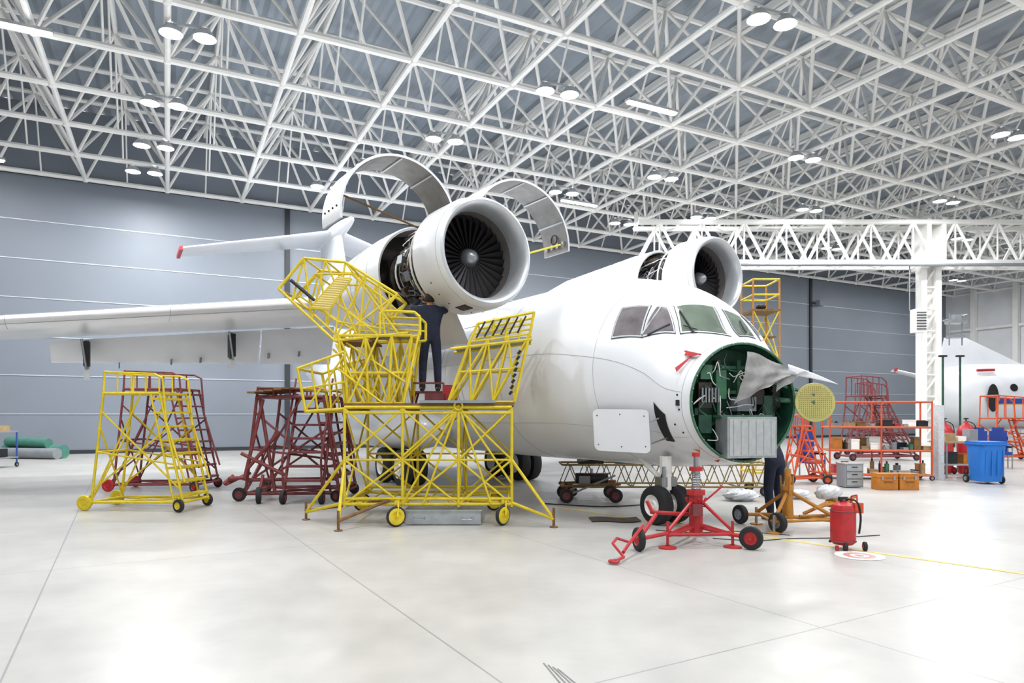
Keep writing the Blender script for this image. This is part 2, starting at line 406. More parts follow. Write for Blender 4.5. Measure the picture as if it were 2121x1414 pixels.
for sg in(1,-1):
    k=MB()
    for k0,k1 in((1.9,3.8),(3.85,8.7)):
        def fn(u,v,k0=k0,k1=k1,sg=sg):
            kk=k0+(k1-k0)*u; c=4.3-.155*kk; t=6+max(0,kk-1.5)*.306+c*.93
            z=4.42-.1*max(0,kk-1.5)-.25; dp=1.05-.08*(kk-1.9)
            th=2*math.pi*v; s_=.5*(1-math.cos(th)); off=.09*math.sin(th)*(1-s_*.6)
            return AP(t+.45*s_+off,sg*kk,z-dp*s_)
        k.surf(fn,12,20,white,cv=True,cap=True)
    for kk in(7.9,4.6):
        c=4.3-.155*kk; t=6+(kk-1.5)*.306+c*.85; z=4.42-.1*(kk-1.5)-.3
        k.box(AP(t,sg*kk,z-.35),(.14,.5,.6),blackm,ax=(Rr,Dd,UP)); k.tube(AP(t,sg*kk,z),AP(t+.2,sg*kk,z-.8),.05,steelm); k.tube(AP(t-.3,sg*kk+.1,z),AP(t-.28,sg*kk,z-.75),.03,steelm); k.box(AP(t,sg*kk,z-.85),(.12,.4,.25),white,ax=(Rr,Dd,UP))
    for kk in(7.2,6.0,5.3,3.6,2.8):
        c=4.3-.155*kk; t=6+(kk-1.5)*.306+c*.93
        k.box(AP(t+.25,sg*kk,4.42-.1*(kk-1.5)-.95),(.03,.3,.14),greybox,ax=(Rr,Dd,UP))
    k.done('flap_panels_right' if sg>0 else 'flap_panels_left',plane)
k=MB()
def fin(u,v):
    x,y=foil(v,.12); z=3.5+5.1*u; c=4.6-1.6*u; t=13.6+2.3*u+x*c
    return AP(t,y*c*.8,z)
k.surf(fin,12,30,white,cv=True,cap=True); k.done('tail_fin',plane,50)
k=MB()
for sg in(1,-1):
    def stab(u,v,sg=sg):
        kk=5.2*u; x,y=foil(v,.1); c=2.9-1.2*u
        return AP(16.2+.35*kk+x*c,sg*kk,8.62-.17*kk+y*c)
    k.surf(stab,10,30,white,cv=True,cap=True)
k.surf(lambda u,v:AP(14.2+5.2*u,.28*max(0,math.sin(math.pi*u))**.6*math.cos(2*math.pi*v),8.62+.28*max(0,math.sin(math.pi*u))**.6*math.sin(2*math.pi*v)),20,16,white,cv=True)
k.done('tailplane',plane,50)
k=MB(); k.box(AP(16.2+.35*5.2+.9,5.25,8.62-.17*5.2),(.12,1.6,.14),red,ax=(Rr,Dd,UP)); k.done('stabilizer_tip',plane)
def engine(name,C,yaw,s,doors,aft):
    y=rad(yaw); e=V((math.sin(y),-math.cos(y),0)); sd=V((-math.cos(y),-math.sin(y),0)); bk=-e; C=V(C)
    def E(u,kk,z): return C+bk*(u*s)+sd*(kk*s)+UP*(z*s)
    k=MB()
    prof=[(.74,.42),(.73,.2),(.76,.08),(.80,.015),(.835,0),(.87,.02),(.90,.09),(.925,.22),(.93,.4),(.93,.86),(.88,.88),(.74,.86)]
    k.lathe([(r*s,x*s) for r,x in prof[5:]],C,bk,white,64)
    k.lathe([(r*s,x*s) for r,x in prof[:6]],C,bk,panelgrey,64)
    k.lathe([(.74*s,.42*s),(.73*s,.8*s)],C,bk,inletm,64)
    k.torus(E(.12,0,0),bk,.906*s,.004,seamg,64,5)
    for i in range(10):
        a=rad(200+i*14); k.ball(E(.5,.93*math.cos(a),.93*math.sin(a)),.014,seam,nu=4,nv=6)
    a=rad(-75); k.box(E(.35,.92*math.cos(a),.92*math.sin(a)),(.3,.16,.03),darkm,ax=(bk,sd*math.sin(-a)+UP*math.cos(a),sd*math.cos(a)+UP*math.sin(a)))
    k.done(name+'_cowl',plane,50)
    k=MB()
    k.lathe([(.001,.38*s),(.06*s,.40*s),(.12*s,.47*s),(.16*s,.58*s),(.17*s,.68*s)],C,bk,steelm,32)
    for i in range(30):
        a=2*math.pi*i/30; rd=sd*math.cos(a)+UP*math.sin(a); tg=-sd*math.sin(a)+UP*math.cos(a)
        def bl(u,v,rd=rd,tg=tg):
            r=.15+.575*u; tw=rad(25+35*u); w=.10+.07*u; q=(v-.5)*w
            return C+bk*(s*(.62+q*math.cos(tw)))+rd*(r*s)+tg*(s*(q*math.sin(tw)+.02*math.sin(math.pi*v)))
        k.surf(bl,6,3,bladem)
    k.lathe([(.001,.80*s),(.74*s,.80*s)],C,bk,blackm,48)
    k.done(name+'_fan',plane,50)
    k=MB(); rnd=random.Random(3)
    pr=[(.70,.84),(.74,.86),(.74,.98),(.69,1.0),(.69,1.08),(.76,1.1),(.76,1.16),(.66,1.18),(.62,1.35),(.64,1.37),(.64,1.42),(.58,1.44),(.54,1.8),(.60,1.82),(.60,1.88),(.52,1.9),(.5,2.5),(.56,2.52),(.56,2.6),(.45,2.62),(.42,aft+.6)]
    k.lathe([(r*s,x*s) for r,x in pr],C,bk,darkm,48)
    for x,r in((.95,.80),(1.04,.76),(1.12,.84),(1.25,.70),(1.55,.64),(1.7,.6),(2.1,.56),(2.3,.55)):
        k.torus(E(x,0,0),bk,r*s,.02*s,rnd.choice([brownm,steelm,white2]),36,6)
    for i in range(50):
        a=rnd.uniform(0,2*math.pi); x0=rnd.uniform(.9,1.4); x1=x0+rnd.uniform(.3,1.1); pts=[]
        for j in range(5):
            x=x0+(x1-x0)*j/4; aa=a+rnd.uniform(-.14,.14); r=.82-.14*(x-1)
            pts.append(E(x,r*math.cos(aa),r*math.sin(aa)))
        k.smooth(pts,rnd.choice([.009,.013,.018])*s,rnd.choice([brownm,steelm,white2,blackm]),5,3)
    for i in range(26):
        a=rnd.uniform(0,2*math.pi); x=rnd.uniform(1.0,2.3); r=.68
        rd=sd*math.cos(a)+UP*math.sin(a); tg=-sd*math.sin(a)+UP*math.cos(a)
        k.box(E(x,r*math.cos(a),r*math.sin(a)),(rnd.uniform(.1,.3)*s,rnd.uniform(.1,.22)*s,rnd.uniform(.08,.18)*s),rnd.choice([brownm,darkm,steelm,blackm]),ax=(bk,tg,rd))
    k.done(name+'_core',plane,40)
    k=MB()
    L=6.3
    pr=[(.86,aft+.02),(.9,aft),(.92,aft+.05),(.92,aft+.8),(.88,aft+1.5),(.78,L-1),(.62,L),(.58,L),(.72,L-1),(.84,aft+1.5),(.87,aft+.7),(.86,aft+.02)]
    k.lathe([(r*s,x*s) for r,x in pr],C,bk,white,56); 
    k.lathe([(.2*s,(aft+.7)*s),(.87*s,(aft+.7)*s)],C,bk,darkm,40)
    for i in range(12):
        a=2*math.pi*i/12; k.tube(E(aft+.06,.87*math.cos(a),.87*math.sin(a)),E(aft+.7,.86*math.cos(a),.86*math.sin(a)),.02,brownm,5)
    for x in(aft+.5,aft+1.4): k.torus(E(x,0,0),bk,(.92 if x<aft+1 else .89)*s,.005,seamg,56,5)
    k.done(name+'_aft_nacelle',plane,50)
    k=MB()
    def py(u,v):
        x,yy=foil(v,.16); return E(1.4+x*4.6,yy*3.0-(.5)*(1-u),-.35-1.0*(1-u))
    k.surf(py,4,24,white,cv=True,cap=True); k.done(name+'_pylon',plane,50)
    for sg,kc,zc,R,a0,a1,u0,u1 in doors:
        k=MB()
        def dr(u,v,off):
            a=rad(a0+(a1-a0)*u); return E(u0+(u1-u0)*v,sg*(kc+(R+off)*math.cos(a)),zc+(R+off)*math.sin(a))
        k.surf(lambda u,v:dr(u,v,.03),28,8,white); k.surf(lambda u,v:dr(u,v,-.01),28,8,doorin)
        for uu in(0,1): k.surf(lambda u,v,uu=uu:dr(u,uu,-.01+.04*v),28,1,panelgrey)
        for uu in(0,1): k.surf(lambda u,v,uu=uu:dr(uu,u,-.01+.04*v),8,1,panelgrey)
        for j in range(4):
            k.box(dr(.95,.15+.22*j,-.03),(.06,.06,.1),steelm,ax=(sd,bk,UP))
            k.ball(dr(.93,.15+.22*j,.035),.02,seam,nu=4,nv=6)
        for j in(.2,.4,.6,.8): k.surf(lambda u,v,j=j:dr(j+.01*u,v,-.03),1,8,panelgrey)
        k.torus(dr(.9,.5,-.03),sd,.09,.012,darkm,16,6)
        k.done(name+'_cowl_door_%s'%('right' if sg>0 else 'left'),plane,50)
    return E
EN=engine('engine_right',(-.39,11.0,4.27),35,1.0,[(1,1.08,.57,1.03,158,-8,.95,1.75),(-1,1.25,.52,1.08,150,-2,.75,1.5)],2.3)
EF=engine('engine_left',(4.35,14.2,4.55),33,.91,[],1.75)
k=MB(); k.tube(EN(1.5,.3,.6),EN(1.75,2.0,1.1),.018,brown); k.tube(EN(1.3,-.75,.1),EN(.9,-2.25,.62),.018,yellow); k.done('cowl_door_struts',plane)
# ---- nose interior
C0=V((3.19,9.30,1.78)); sv=V((.970,.242,0)); ov=V((.242,-.970,0))
def NB(x,z,o=0): return C0+sv*x+UP*z+ov*o
k=MB()
k.surf(lambda u,v:NB(.77*math.cos(2*math.pi*v)*(1-.03*u),.78*math.sin(2*math.pi*v)*(1-.03*u),.01-.5*u),6,60,green,cv=True)
k.surf(lambda u,v:NB(.76*math.cos(2*math.pi*v)*u,.77*math.sin(2*math.pi*v)*u,-.42),8,60,green,cv=True)
k.surf(lambda u,v:NB((.80+.02*math.cos(2*math.pi*u))*math.cos(2*math.pi*v),(.81+.02*math.cos(2*math.pi*u))*math.sin(2*math.pi*v),.02*math.sin(2*math.pi*u)),8,60,green2,True,True)
A3=(sv,ov,UP)
for x in(-.55,-.2,.12,.45): k.box(NB(x,0,-.36),(.05,.12,1.2 if abs(x)<.5 else .9),green2,ax=A3)
for z in(-.3,.15,.5): k.box(NB(0,z,-.37),(1.3,.08,.05),green2,ax=A3)
for i in range(28):
    t=2*math.pi*i/28; k.ball(NB(.80*math.cos(t),.81*math.sin(t),.03),.012,steelm,nu=4,nv=6)
k.done('radome_bulkhead',plane,50)
k=MB()
k.box(NB(.05,-.48,-.02),(.76,.30,.56),boxm,ax=A3); k.box(NB(.05,-.48,.135),(.7,.01,.5),M('box_lid','#b2b6b6',.5,.2,.12,14),ax=A3)
for i in range(6): k.box(NB(-.24+.115*i,-.48,.142),(.008,.006,.46),boxm,ax=A3)
k.box(NB(.05,-.19,-.1),(.8,.2,.03),green2,ax=A3)
rnd=random.Random(5)
for x,z,w,h in((-.5,.1,.2,.35),(-.48,.42,.18,.2),(-.25,.25,.16,.4),(.3,.1,.25,.25),(.5,-.05,.2,.3),(.15,-.02,.3,.2),(.62,.1,.12,.3),(-.5,-.3,.2,.25),(.58,-.4,.14,.3)):
    k.box(NB(x,z,-.25),(w,.2,h),rnd.choice([green,blackm,green2,greybox,darkm]),ax=A3)
for i in range(6): k.tube(NB(-.56+.05*i,.0,-.12),NB(-.56+.05*i,.2,-.12),.016,steelm)
for i in range(34):
    x,z=rnd.uniform(-.6,.6),rnd.uniform(-.4,.6); pts=[NB(x,z,-.2)]
    for j in range(3):
        x+=rnd.uniform(-.15,.15); z+=rnd.uniform(-.2,.2); 
        r=math.hypot(x,z); 
        if r>.7: x*=.7/r; z*=.7/r
        pts.append(NB(x,z,-.12+rnd.uniform(-.05,.05)))
    k.smooth(pts,.007,rnd.choice([white2,steelm,blackm,white2,green2]),5,5)
k.done('avionics_bay',plane,40)
k=MB()
def fab(u,v):
    top=V((.04+.8*u,.70-.27*u+.015*math.sin(u*9),.02+.05*math.sin(math.pi*u))); bot=V((-.2+.62*u,-.03+.33*u+.012*math.sin(u*14),.10+.12*u))
    p=top.lerp(bot,v); w=.015*math.sin(u*13+v*5)+.01*math.sin(v*17+u*3)
    return NB(p.x,p.y,p.z+w+.05*math.sin(math.pi*v))
k.surf(fab,24,24,clothm); 
def fab2(u,v): return NB(.45+.5*u-.06*v,.36+.07*u-.22*v*(1-u)+.02*math.sin(u*9),.12+.05*v+.03*math.sin(7*u))
k.surf(fab2,14,8,clothm); k.done('fabric_cover',plane,80)
k=MB()
dc=NB(1.04,.0,.12); dax=(ov*1.0-sv*.35+UP*.1).normalized()
k.lathe([(.001,0),(.27,0),(.275,.012),(.27,.024),(.001,.024)],dc,dax,dishm,40)
_,p_,q_=fr(dax)
for i in range(-9,10):
    for j in range(-9,10):
        x,z=i*.027,j*.027
        if x*x+z*z<.24**2: k.box(dc+p_*x+q_*z+dax*.027,(.008,.008,.006),brown,ax=(p_,q_,dax))
k.tube(dc,NB(.6,.05,-.2),.04,green2); k.tube(dc+UP*.1,NB(.55,.3,-.2),.025,green2)
k.done('radar_dish',plane,40)
k=MB()
k.surf(lambda u,v:NB(.66+.8*u,.44-.2*u+.10*(v-.5)*(1-u)*1.4+.02,.06+.05*math.sin(3*u)),12,4,white)
o=k.done('radome_latch_panel',plane,60); md=o.modifiers.new('s','SOLIDIFY'); md.thickness=.015
k=MB(); gx=V((math.cos(rad(30)),math.sin(rad(30)),0)); gc=V((2.35,10.05,0))
for off in(-.26,.1): k.wheel(gc+gx*off+UP*.285,gx,.285,.2,rubber,white2)
k.tube(gc-gx*.3+UP*.285,gc+gx*.2+UP*.285,.05,steelm); k.tube(gc-gx*.08+UP*.28,gc-gx*.08+UP*1.0,.065,white2); k.tube(gc-gx*.08+UP*.5,gc-gx*.08+UP*1.0,.09,white2)
k.tube(gc-gx*.08+UP*.6,gc+V((-.4,.7,1.0)),.04,white2); k.box(gc-gx*.08+UP*.62,(.28,.16,.14),steelm,yaw=.5)
k.smooth([gc+UP*.9,gc+V((-.15,-.1,.7)),gc+V((-.12,-.1,.45)),gc+UP*.35],.012,blackm)
k.tube(gc+V((-.12,-.14,.45)),gc+V((-.12,-.14,.85)),.03,steelm)
k.done('nose_landing_gear',plane,40)
k=MB()
for sg in(1,-1):
    for t in(5.0,6.2):
        c=AP(t,sg*1.35,.42); k.wheel(c,Rr,.42,.28,rubber,white2); k.wheel(c+Rr*(.32*sg),Rr,.42,.26,rubber,white2); k.tube(c,c+V((0,0,.75)),.09,white2)
k.done('main_landing_gear',plane,40)
# ---------------------------------------------------------------- yellow scaffold
sc_g=group('maintenance_scaffold',(-1.3,10.7,0))
k=MB(); Y0,Y1=9.9,11.5; r1,r2=.023,.016
XS=[-2.45,-1.6,-.78,0.]
for Yp in(Y0,Y1):
    for x in XS: k.tube(P(x,Yp,.26),P(x,Yp,1.7),r1,yellow)
    for z in(.3,.38,1.64,1.72): k.tube(P(-2.45,Yp,z),P(0,Yp,z),r1,yellow)
    k.tube(P(-2.45,Yp,.95),P(0,Yp,.95),r2,yellow)
    for a,b_ in zip(XS,XS[1:]):
        k.tube(P(a,Yp,.3),P(b_,Yp,.95),r2,yellow); k.tube(P(b_,Yp,.3),P(a,Yp,.95),r2,yellow)
        k.tube(P(a,Yp,.95),P(b_,Yp,1.7),r2,yellow); k.tube(P(b_,Yp,.95),P(a,Yp,1.7),r2,yellow)
for x in XS:
    for z in(.3,1.68): k.tube(P(x,Y0,z),P(x,Y1,z),r1,yellow)
    k.tube(P(x,Y0,.3),P(x,Y1,1.7),r2,yellow); k.tube(P(x,Y1,.3),P(x,Y0,1.7),r2,yellow)
for i in range(9): k.tube(P(-2.45+i*.3,Y0,.32),P(-2.45+i*.3,Y1,.32),r2,yellow)
k.tube(P(-2.45,Y0,.3),P(0,Y1,.3),r1,yellow); k.tube(P(0,Y0,.3),P(-2.45,Y1,.3),r1,yellow)
for x,z in((-1.6,.3),(-1.3,.3),(-.3,.3),(0,.6),(-1.6,1.0),(-.78,.3)): k.tube(P(-.78,Y0,1.75),P(x,Y0-.02,z),r2,yellow)
k.torus(P(-.78,Y0-.03,1.74),(0,1,0),.06,.015,yellow)
for a,f in((P(0,Y0,.95),P(.6,9.65,.12)),(P(0,Y0,.32),P(.6,9.65,.12)),(P(-2.45,Y0,.95),P(-3.15,10.35,.12)),(P(-2.45,Y0,.32),P(-3.15,10.35,.12)),(P(-2.45,Y0,.9),P(-2.4,9.35,.14))):
    k.tube(a,f,r1,yellow)
k.tube(P(-1.8,Y0,.36),P(-2.4,9.35,.14),.026,brown); k.tube(P(-1.75,Y0,.38),P(-3.15,10.35,.14),.022,brown)
for f in((.6,9.65),(-3.15,10.35),(-2.4,9.35)):
    k.tube(P(f[0],f[1],.0),P(f[0],f[1],.28),.02,brown); k.lathe([(.001,0),(.06,0),(.06,.015),(.02,.02)],P(f[0],f[1],0),UP,brown,14)
for c,yw in((( -1.66,9.70),.55),((-.13,9.82),.9),((-2.5,11.3),.5),((-.3,11.4),.5)):
    ax_=V((math.cos(yw-1.57),math.sin(yw-1.57),0)); k.wheel(P(c[0],c[1],.15),ax_,.13,.06,yellow,yellow); k.torus(P(c[0],c[1],.15),ax_,.12,.03,rubber,24,6)
    for s_ in(-.055,.055): k.tube(P(c[0],c[1],.15)+ax_*s_,P(c[0],c[1]+.08,.36)+ax_*s_,.016,yellow)
    k.tube(P(c[0],c[1]+.02,.34),P(c[0],c[1]+.22,.34),.03,yellow)
k.done('base_frame',sc_g)
k=MB()
k.box(P(-1.22,10.7,1.76),(2.5,1.6,.035),brown); k.box(P(-2.75,10.8,1.7),(.62,1.3,.03),brown)
k.box(P(-.8,10.0,1.80),(1.1,.35,.04),belly,yaw=.05)
k.done('deck_boards',sc_g,0)
k=MB()
for y in(10.1,11.4):
    k.path([P(-3.08,y,1.66),P(-3.2,y,2.3),P(-2.5,y,2.55),P(-2.45,y,1.72)],r1,yellow); k.tube(P(-3.08,y,1.66),P(-2.45,y,1.7),r1,yellow)
    k.tube(P(-3.14,y,2.0),P(-2.47,y,2.1),r2,yellow); k.tube(P(-2.9,y,1.68),P(-3.0,y,2.37),r2,yellow); k.tube(P(-2.7,y,1.7),P(-2.75,y,2.45),r2,yellow); k.tube(P(-3.1,y,1.66),P(-2.5,y,2.5),r2,yellow)
for x,z in((-3.08,1.66),(-3.2,2.3),(-3.14,2.0)): k.tube(P(x,10.1,z),P(x,11.4,z),r1,yellow)
TB=[-2.5,-2.15,-1.85,-1.62]; TT=[-2.6,-2.2,-1.8,-1.5]
for y in(10.15,11.0):
    for a,b_ in zip(TB,TT): k.tube(P(a,y,1.76),P(b_,y,2.8),r1,yellow)
    for i in range(3):
        k.tube(P(TB[i],y,1.76),P(TT[i+1],y,2.8),r2,yellow); k.tube(P(TB[i+1],y,1.76),P(TT[i],y,2.8),r2,yellow)
    for f in(0,.45,1): k.tube(P(TB[0]*(1-f)+TT[0]*f,y,1.78+1.02*f),P(TB[3]*(1-f)+TT[3]*f,y,1.78+1.02*f),r1,yellow)
for a in range(4):
    k.tube(P(TT[a],10.15,2.8),P(TT[a],11.0,2.8),r1,yellow)
    k.tube(P(TB[a],10.15,1.8),P(TT[a],11.0,2.8),r2,yellow); k.tube(P(TB[a],11.0,1.8),P(TT[a],10.15,2.8),r2,yellow)
k.box(P(-1.88,10.5,2.83),(.7,.7,.03),belly); k.box(P(-2.35,10.55,2.72),(.5,.8,.03),brown)
for y in(10.15,10.85):
    k.path([P(-1.98,y,2.8),P(-1.98,y,3.12),P(-1.92,y,3.17),P(-1.46,y,3.15),P(-1.38,y,3.08),P(-1.38,y,2.8),P(-1.52,y,2.78)],r1,yellow)
    k.tube(P(-1.98,y,2.98),P(-1.38,y,2.95),r2,yellow)
k.tube(P(-1.46,10.15,3.15),P(-1.46,10.85,3.15),r2,yellow)
for a,b_ in((P(-1.38,10.15,2.8),P(-1.8,10.1,1.76)),(P(-1.38,10.15,2.9),P(-1.6,9.95,1.76)),(P(-2.64,10.15,2.67),P(-2.2,10.1,1.76)),(P(-2.7,10.2,2.6),P(-2.0,10.3,1.9)),(P(-2.5,10.2,2.7),P(-1.6,10.1,2.1)),(P(-2.6,10.1,2.3),P(-1.9,9.95,1.78)),(P(-2.0,10.15,2.8),P(-2.4,9.95,1.78))): k.tube(a,b_,r2,yellow)
k.done('upper_tower',sc_g)
k=MB()
UPR=[(-3.5,3.5),(-3.12,3.96),(-2.5,3.9),(-1.72,3.42),(-1.95,3.15)]; LOW=[(-3.5,3.5),(-2.66,2.72),(-1.55,2.84)]
for y in(10.15,11.0):
    pu=[P(x,y,z) for x,z in UPR]; pl=[P(x,y,z) for x,z in LOW]
    k.path(pu,r1,yellow); k.path(pl,r1,yellow); k.path([P(-3.3,y,3.32),P(-2.95,y,3.72),P(-2.4,y,3.72),P(-1.85,y,3.3)],r2,yellow)
    k.path([P(-3.2,y,3.4),P(-2.6,y,3.0),P(-1.9,y,2.9)],r2,yellow)
    for a,b_ in(((-3.3,3.32),(-3.12,3.96)),((-3.0,3.05),(-2.8,3.93)),((-2.66,2.72),(-2.5,3.9)),((-2.3,2.75),(-2.2,3.72)),((-1.9,2.8),(-2.0,3.6)),((-2.66,2.72),(-1.72,3.42)),((-2.3,2.75),(-2.8,3.93)),((-2.66,2.72),(-2.2,3.72)),((-1.7,2.82),(-2.5,3.9)),((-2.0,2.8),(-2.65,3.3)),((-3.0,3.05),(-3.12,3.96))):
        k.tube(P(a[0],y,a[1]),P(b_[0],y,b_[1]),r2,yellow)
for x,z in UPR+LOW+[(-3.3,3.32),(-2.95,3.72),(-2.4,3.72),(-2.8,3.93),(-2.3,2.75)]: k.tube(P(x,10.15,z),P(x,11.0,z),r2,yellow)
slat=M('slat_yellow','#e4cf7c',.5)
for i in range(14):
    u=i/13; k.tube(P(-2.98+.36*u,10.1,3.22+.42*u),P(-2.72+.3*u,10.1,3.1+.42*u+.1),.018,slat,6)
k.path([P(-3.0,10.1,3.2),P(-2.6,10.1,3.66),P(-2.4,10.1,3.64),P(-2.72,10.1,3.18)],.016,yellow,closed=True)
k.tube(P(-3.3,10.1,3.62),P(-2.95,10.1,3.32),.025,blackm)
k.done('tilting_walkway',sc_g)
k=MB()
RB=[(-.93,1.8),(-.6,1.8),(-.28,1.8),(.04,1.8)]; RT=[(-.62,2.68),(-.35,2.72),(-.05,2.76),(.26,2.8)]
for y in(9.95,10.55):
    for j,((a,b_),(c,d_)) in enumerate(zip(RB,RT)): k.tube(P(a,y,b_),P(c,y,d_),r1 if j in(0,3) else r2,yellow)
    for i in range(3):
        k.tube(P(RB[i][0],y,RB[i][1]),P(RT[i+1][0],y,RT[i+1][1]),r2,yellow)
        if y<10: k.tube(P(RB[i+1][0],y,RB[i+1][1]),P(RT[i][0],y,RT[i][1]),r2,yellow)
    for f in(0,.5,1): k.tube(P(-.93+.31*f,y,1.8+.88*f),P(.04+.22*f,y,1.8+1.0*f),r2,yellow)
    k.path([P(-.9,y,2.58),P(.3,y,2.72)],r1,yellow)
    k.path([P(-.62,y,2.68),P(-.5,y,2.95),P(.33,y,3.12),P(.26,y,2.75)],r1,yellow)
    k.tube(P(-.55,y,2.8),P(.3,y,2.95),r2,yellow)
    for x in(-.3,-.1,.1): k.tube(P(x,y,2.7),P(x+.04,y,3.03),r2,yellow)
for x,z in RB+RT+[(-.5,2.95),(.33,3.12)]: k.tube(P(x,9.95,z),P(x,10.55,z),r2,yellow)
k.box(P(-.28,10.25,2.68),(1.15,.6,.04),belly,ax=(V((.993,0,.117)),V((0,1,0)),V((-.117,0,.993))))
for i in range(8): k.tube(P(.13-.018*i,9.9,2.55-.085*i),P(.09-.018*i,9.9,2.50-.085*i),.02,blackm)
for i in range(6):
    x=-.52+.12*i; k.tube(P(x,9.93,2.74+.014*i),P(x+.13,9.93,2.98+.016*i),.014,blackm,6)
k.done('side_tower',sc_g)
k=MB(); sx,sy=-1.36,11.3
for dx in(-.28,.28):
    for dy in(-.18,.18): k.tube(P(sx+dx,sy+dy,1.78),P(sx+dx*.8,sy+dy*.8,1.97),.02,maroon)
k.box(P(sx,sy,1.985),(.62,.42,.03),maroon); k.box(P(-.98,10.75,1.93),(.22,.25,.3),red)
k.box(P(-1.35,10.9,2.12),(.5,.03,.03),maroon); k.box(P(-1.2,10.6,1.86),(.3,.25,.16),maroon)
for dx in(-.25,.25): k.tube(P(-1.35+dx,10.9,1.78),P(-1.35+dx,10.9,2.12),.014,maroon)
k.done('step_stool',sc_g)
k=MB(); k.box(P(-1.0,10.15,.11),(1.1,.6,.2),boxm); k.box(P(-1.0,10.15,.215),(1.14,.64,.015),boxm)
for x in(-1.35,-.65): k.path([P(x-.08,9.84,.12),P(x-.08,9.81,.09),P(x+.08,9.81,.09),P(x+.08,9.84,.12)],.008,steelm)
k.done('metal_drip_tray',None,0)
# yellow tower on the far side of the nose
k=MB()
for x in(5.5,6.1):
    for y in(15.4,16.2): k.tube(P(x,y,0),P(x,y,4.7),r1,orjack)
for z in(.3,1.5,2.8,4.0,4.35,4.7):
    for y in(15.4,16.2): k.tube(P(5.5,y,z),P(6.1,y,z),r1,yellow)
    for x in(5.5,6.1): k.tube(P(x,15.4,z),P(x,16.2,z),r1,yellow)
for z0,z1 in((.3,1.5),(1.5,2.8),(2.8,4.0)):
    for y in(15.4,16.2): k.tube(P(5.5,y,z0),P(6.1,y,z1),r2,yellow); k.tube(P(6.1,y,z0),P(5.5,y,z1),r2,yellow)
    for x in(5.5,6.1): k.tube(P(x,15.4,z0),P(x,16.2,z1),r2,yellow)
k.box(P(5.8,15.8,4.0),(.66,.85,.04),brown); k.box(P(5.8,15.6,3.4),(.5,.3,.03),brown); k.ball(P(5.75,15.6,4.1),.12,blackm,sz=.6)
k.done('yellow_access_tower')
# ---------------------------------------------------------------- ladder stands
def stand(name,o,yaw,L,D,H,m,wm,rail=.35,run=.45,treads=8,r=.02,extra=0,rh=None):
    g=group(name,o); R=Matrix.Rotation(yaw,3,'Z'); O=V(o)
    def Q(x,y,z): return O+R@V((x,y,z))
    k=MB()
    for y in(0,D):
        lf=[Q(-.12,y,.1),Q(.1,y,H)]; k.tube(lf[0],lf[1],r,m)
        k.tube(Q(L+run,y,.12),Q(L,y,H),r,m); k.tube(Q(L+run-.16,y,.12),Q(L-.16,y,H),r*.8,m)
        k.tube(Q(-.12,y,.14),Q(L+run,y,.16),r,m)
        k.tube(Q(.1,y,H),Q(L,y,H),r,m)
        k.tube(Q(-.08,y,.35),Q(L+run*.3,y,H*.7),r*.7,m); k.tube(Q(0,y,H*.5),Q(L+run*.6,y,H*.4),r*.7,m)
        k.tube(Q(.06,y,H*.85),Q(L+run*.8,y,H*.2),r*.7,m); k.tube(Q(-.1,y,.2),Q(.7*L,y,H),r*.7,m)
        k.path([Q(.1,y,H),Q(.12,y,H+rail),Q(L-.1,y,H+rail*.9),Q(L+.05,y,H+rail*.7),Q(L+.12,y,H*.75),Q(L+run+.02,y,.5)],r*.8,m)
        for i in range(1,4): k.tube(Q(.1+i*(L-.1)/4,y,H),Q(.1+i*(L-.1)/4,y,H+rail*.93),r*.6,m)
    for x,z in((-.12,.14),(.1,H),(.12,H+rail),(L,H),(L+run,.16),(0,H*.5)): k.tube(Q(x,0,z),Q(x,D,z),r,m)
    k.tube(Q(-.12,0,.14),Q(L+run,D,.16),r*.7,m); k.tube(Q(-.12,D,.14),Q(L+run,0,.16),r*.7,m)
    k.tube(Q(-.1,0,.2),Q(.05,D,H*.7),r*.7,m); k.tube(Q(-.1,D,.2),Q(.05,0,H*.7),r*.7,m)
    k.done('frame',g)
    k=MB()
    k.box(Q((L+.1)/2,D/2,H),(L-.05,D,.04),m,ax=(R@V((1,0,0)),R@V((0,1,0)),UP))
    for i in range(treads):
        f=(i+.6)/treads; k.box(Q(L+run-.06-run*f+.0,D/2,.12+(H-.12)*f),(.2,D,.035),m,ax=(R@V((1,0,0)),R@V((0,1,0)),UP))
    k.done('treads',g,0)
    k=MB()
    for x,y,RR in((-.22,-.03,.13),(-.22,D+.03,.13),(L+run-.05,-.06,.11),(L+run-.05,D+.06,.11)):
        k.wheel(Q(x,y,RR),R@V((0,1,0)) if x<0 else R@V((.3,1,0)),RR,.06,rubber if (x>0 or wm is rubber) else wm,wm if wm is not rubber else m)
        k.tube(Q(x,y,RR),Q(x+(.12 if x<0 else 0),y,RR+.14),.015,m)
    k.done('casters',g)
    return g
stand('yellow_step_platform',(-6.95,11.35,0),-.10,1.1,.75,1.97,yellow,yellow,.36,.42,8,.022)
stand('red_step_platform',(-8.25,14.2,0),-.05,1.25,.9,2.15,maroon,red,.38,.45,8,.024)
g=stand('maroon_step_platform',(-4.85,12.6,0),-.02,1.35,1.2,1.95,maroon,rubber,.16,.3,9,.03)
k=MB()
for i in range(5):
    k.box(P(-4.75+.16*i,12.9,2.02+.02*i),(.14,1.2,.03),brown)
for i in range(7):
    f=i/6; k.box(P(-3.78,12.25+.75*f,.42+1.5*f),(.66,.2,.04),maroon)
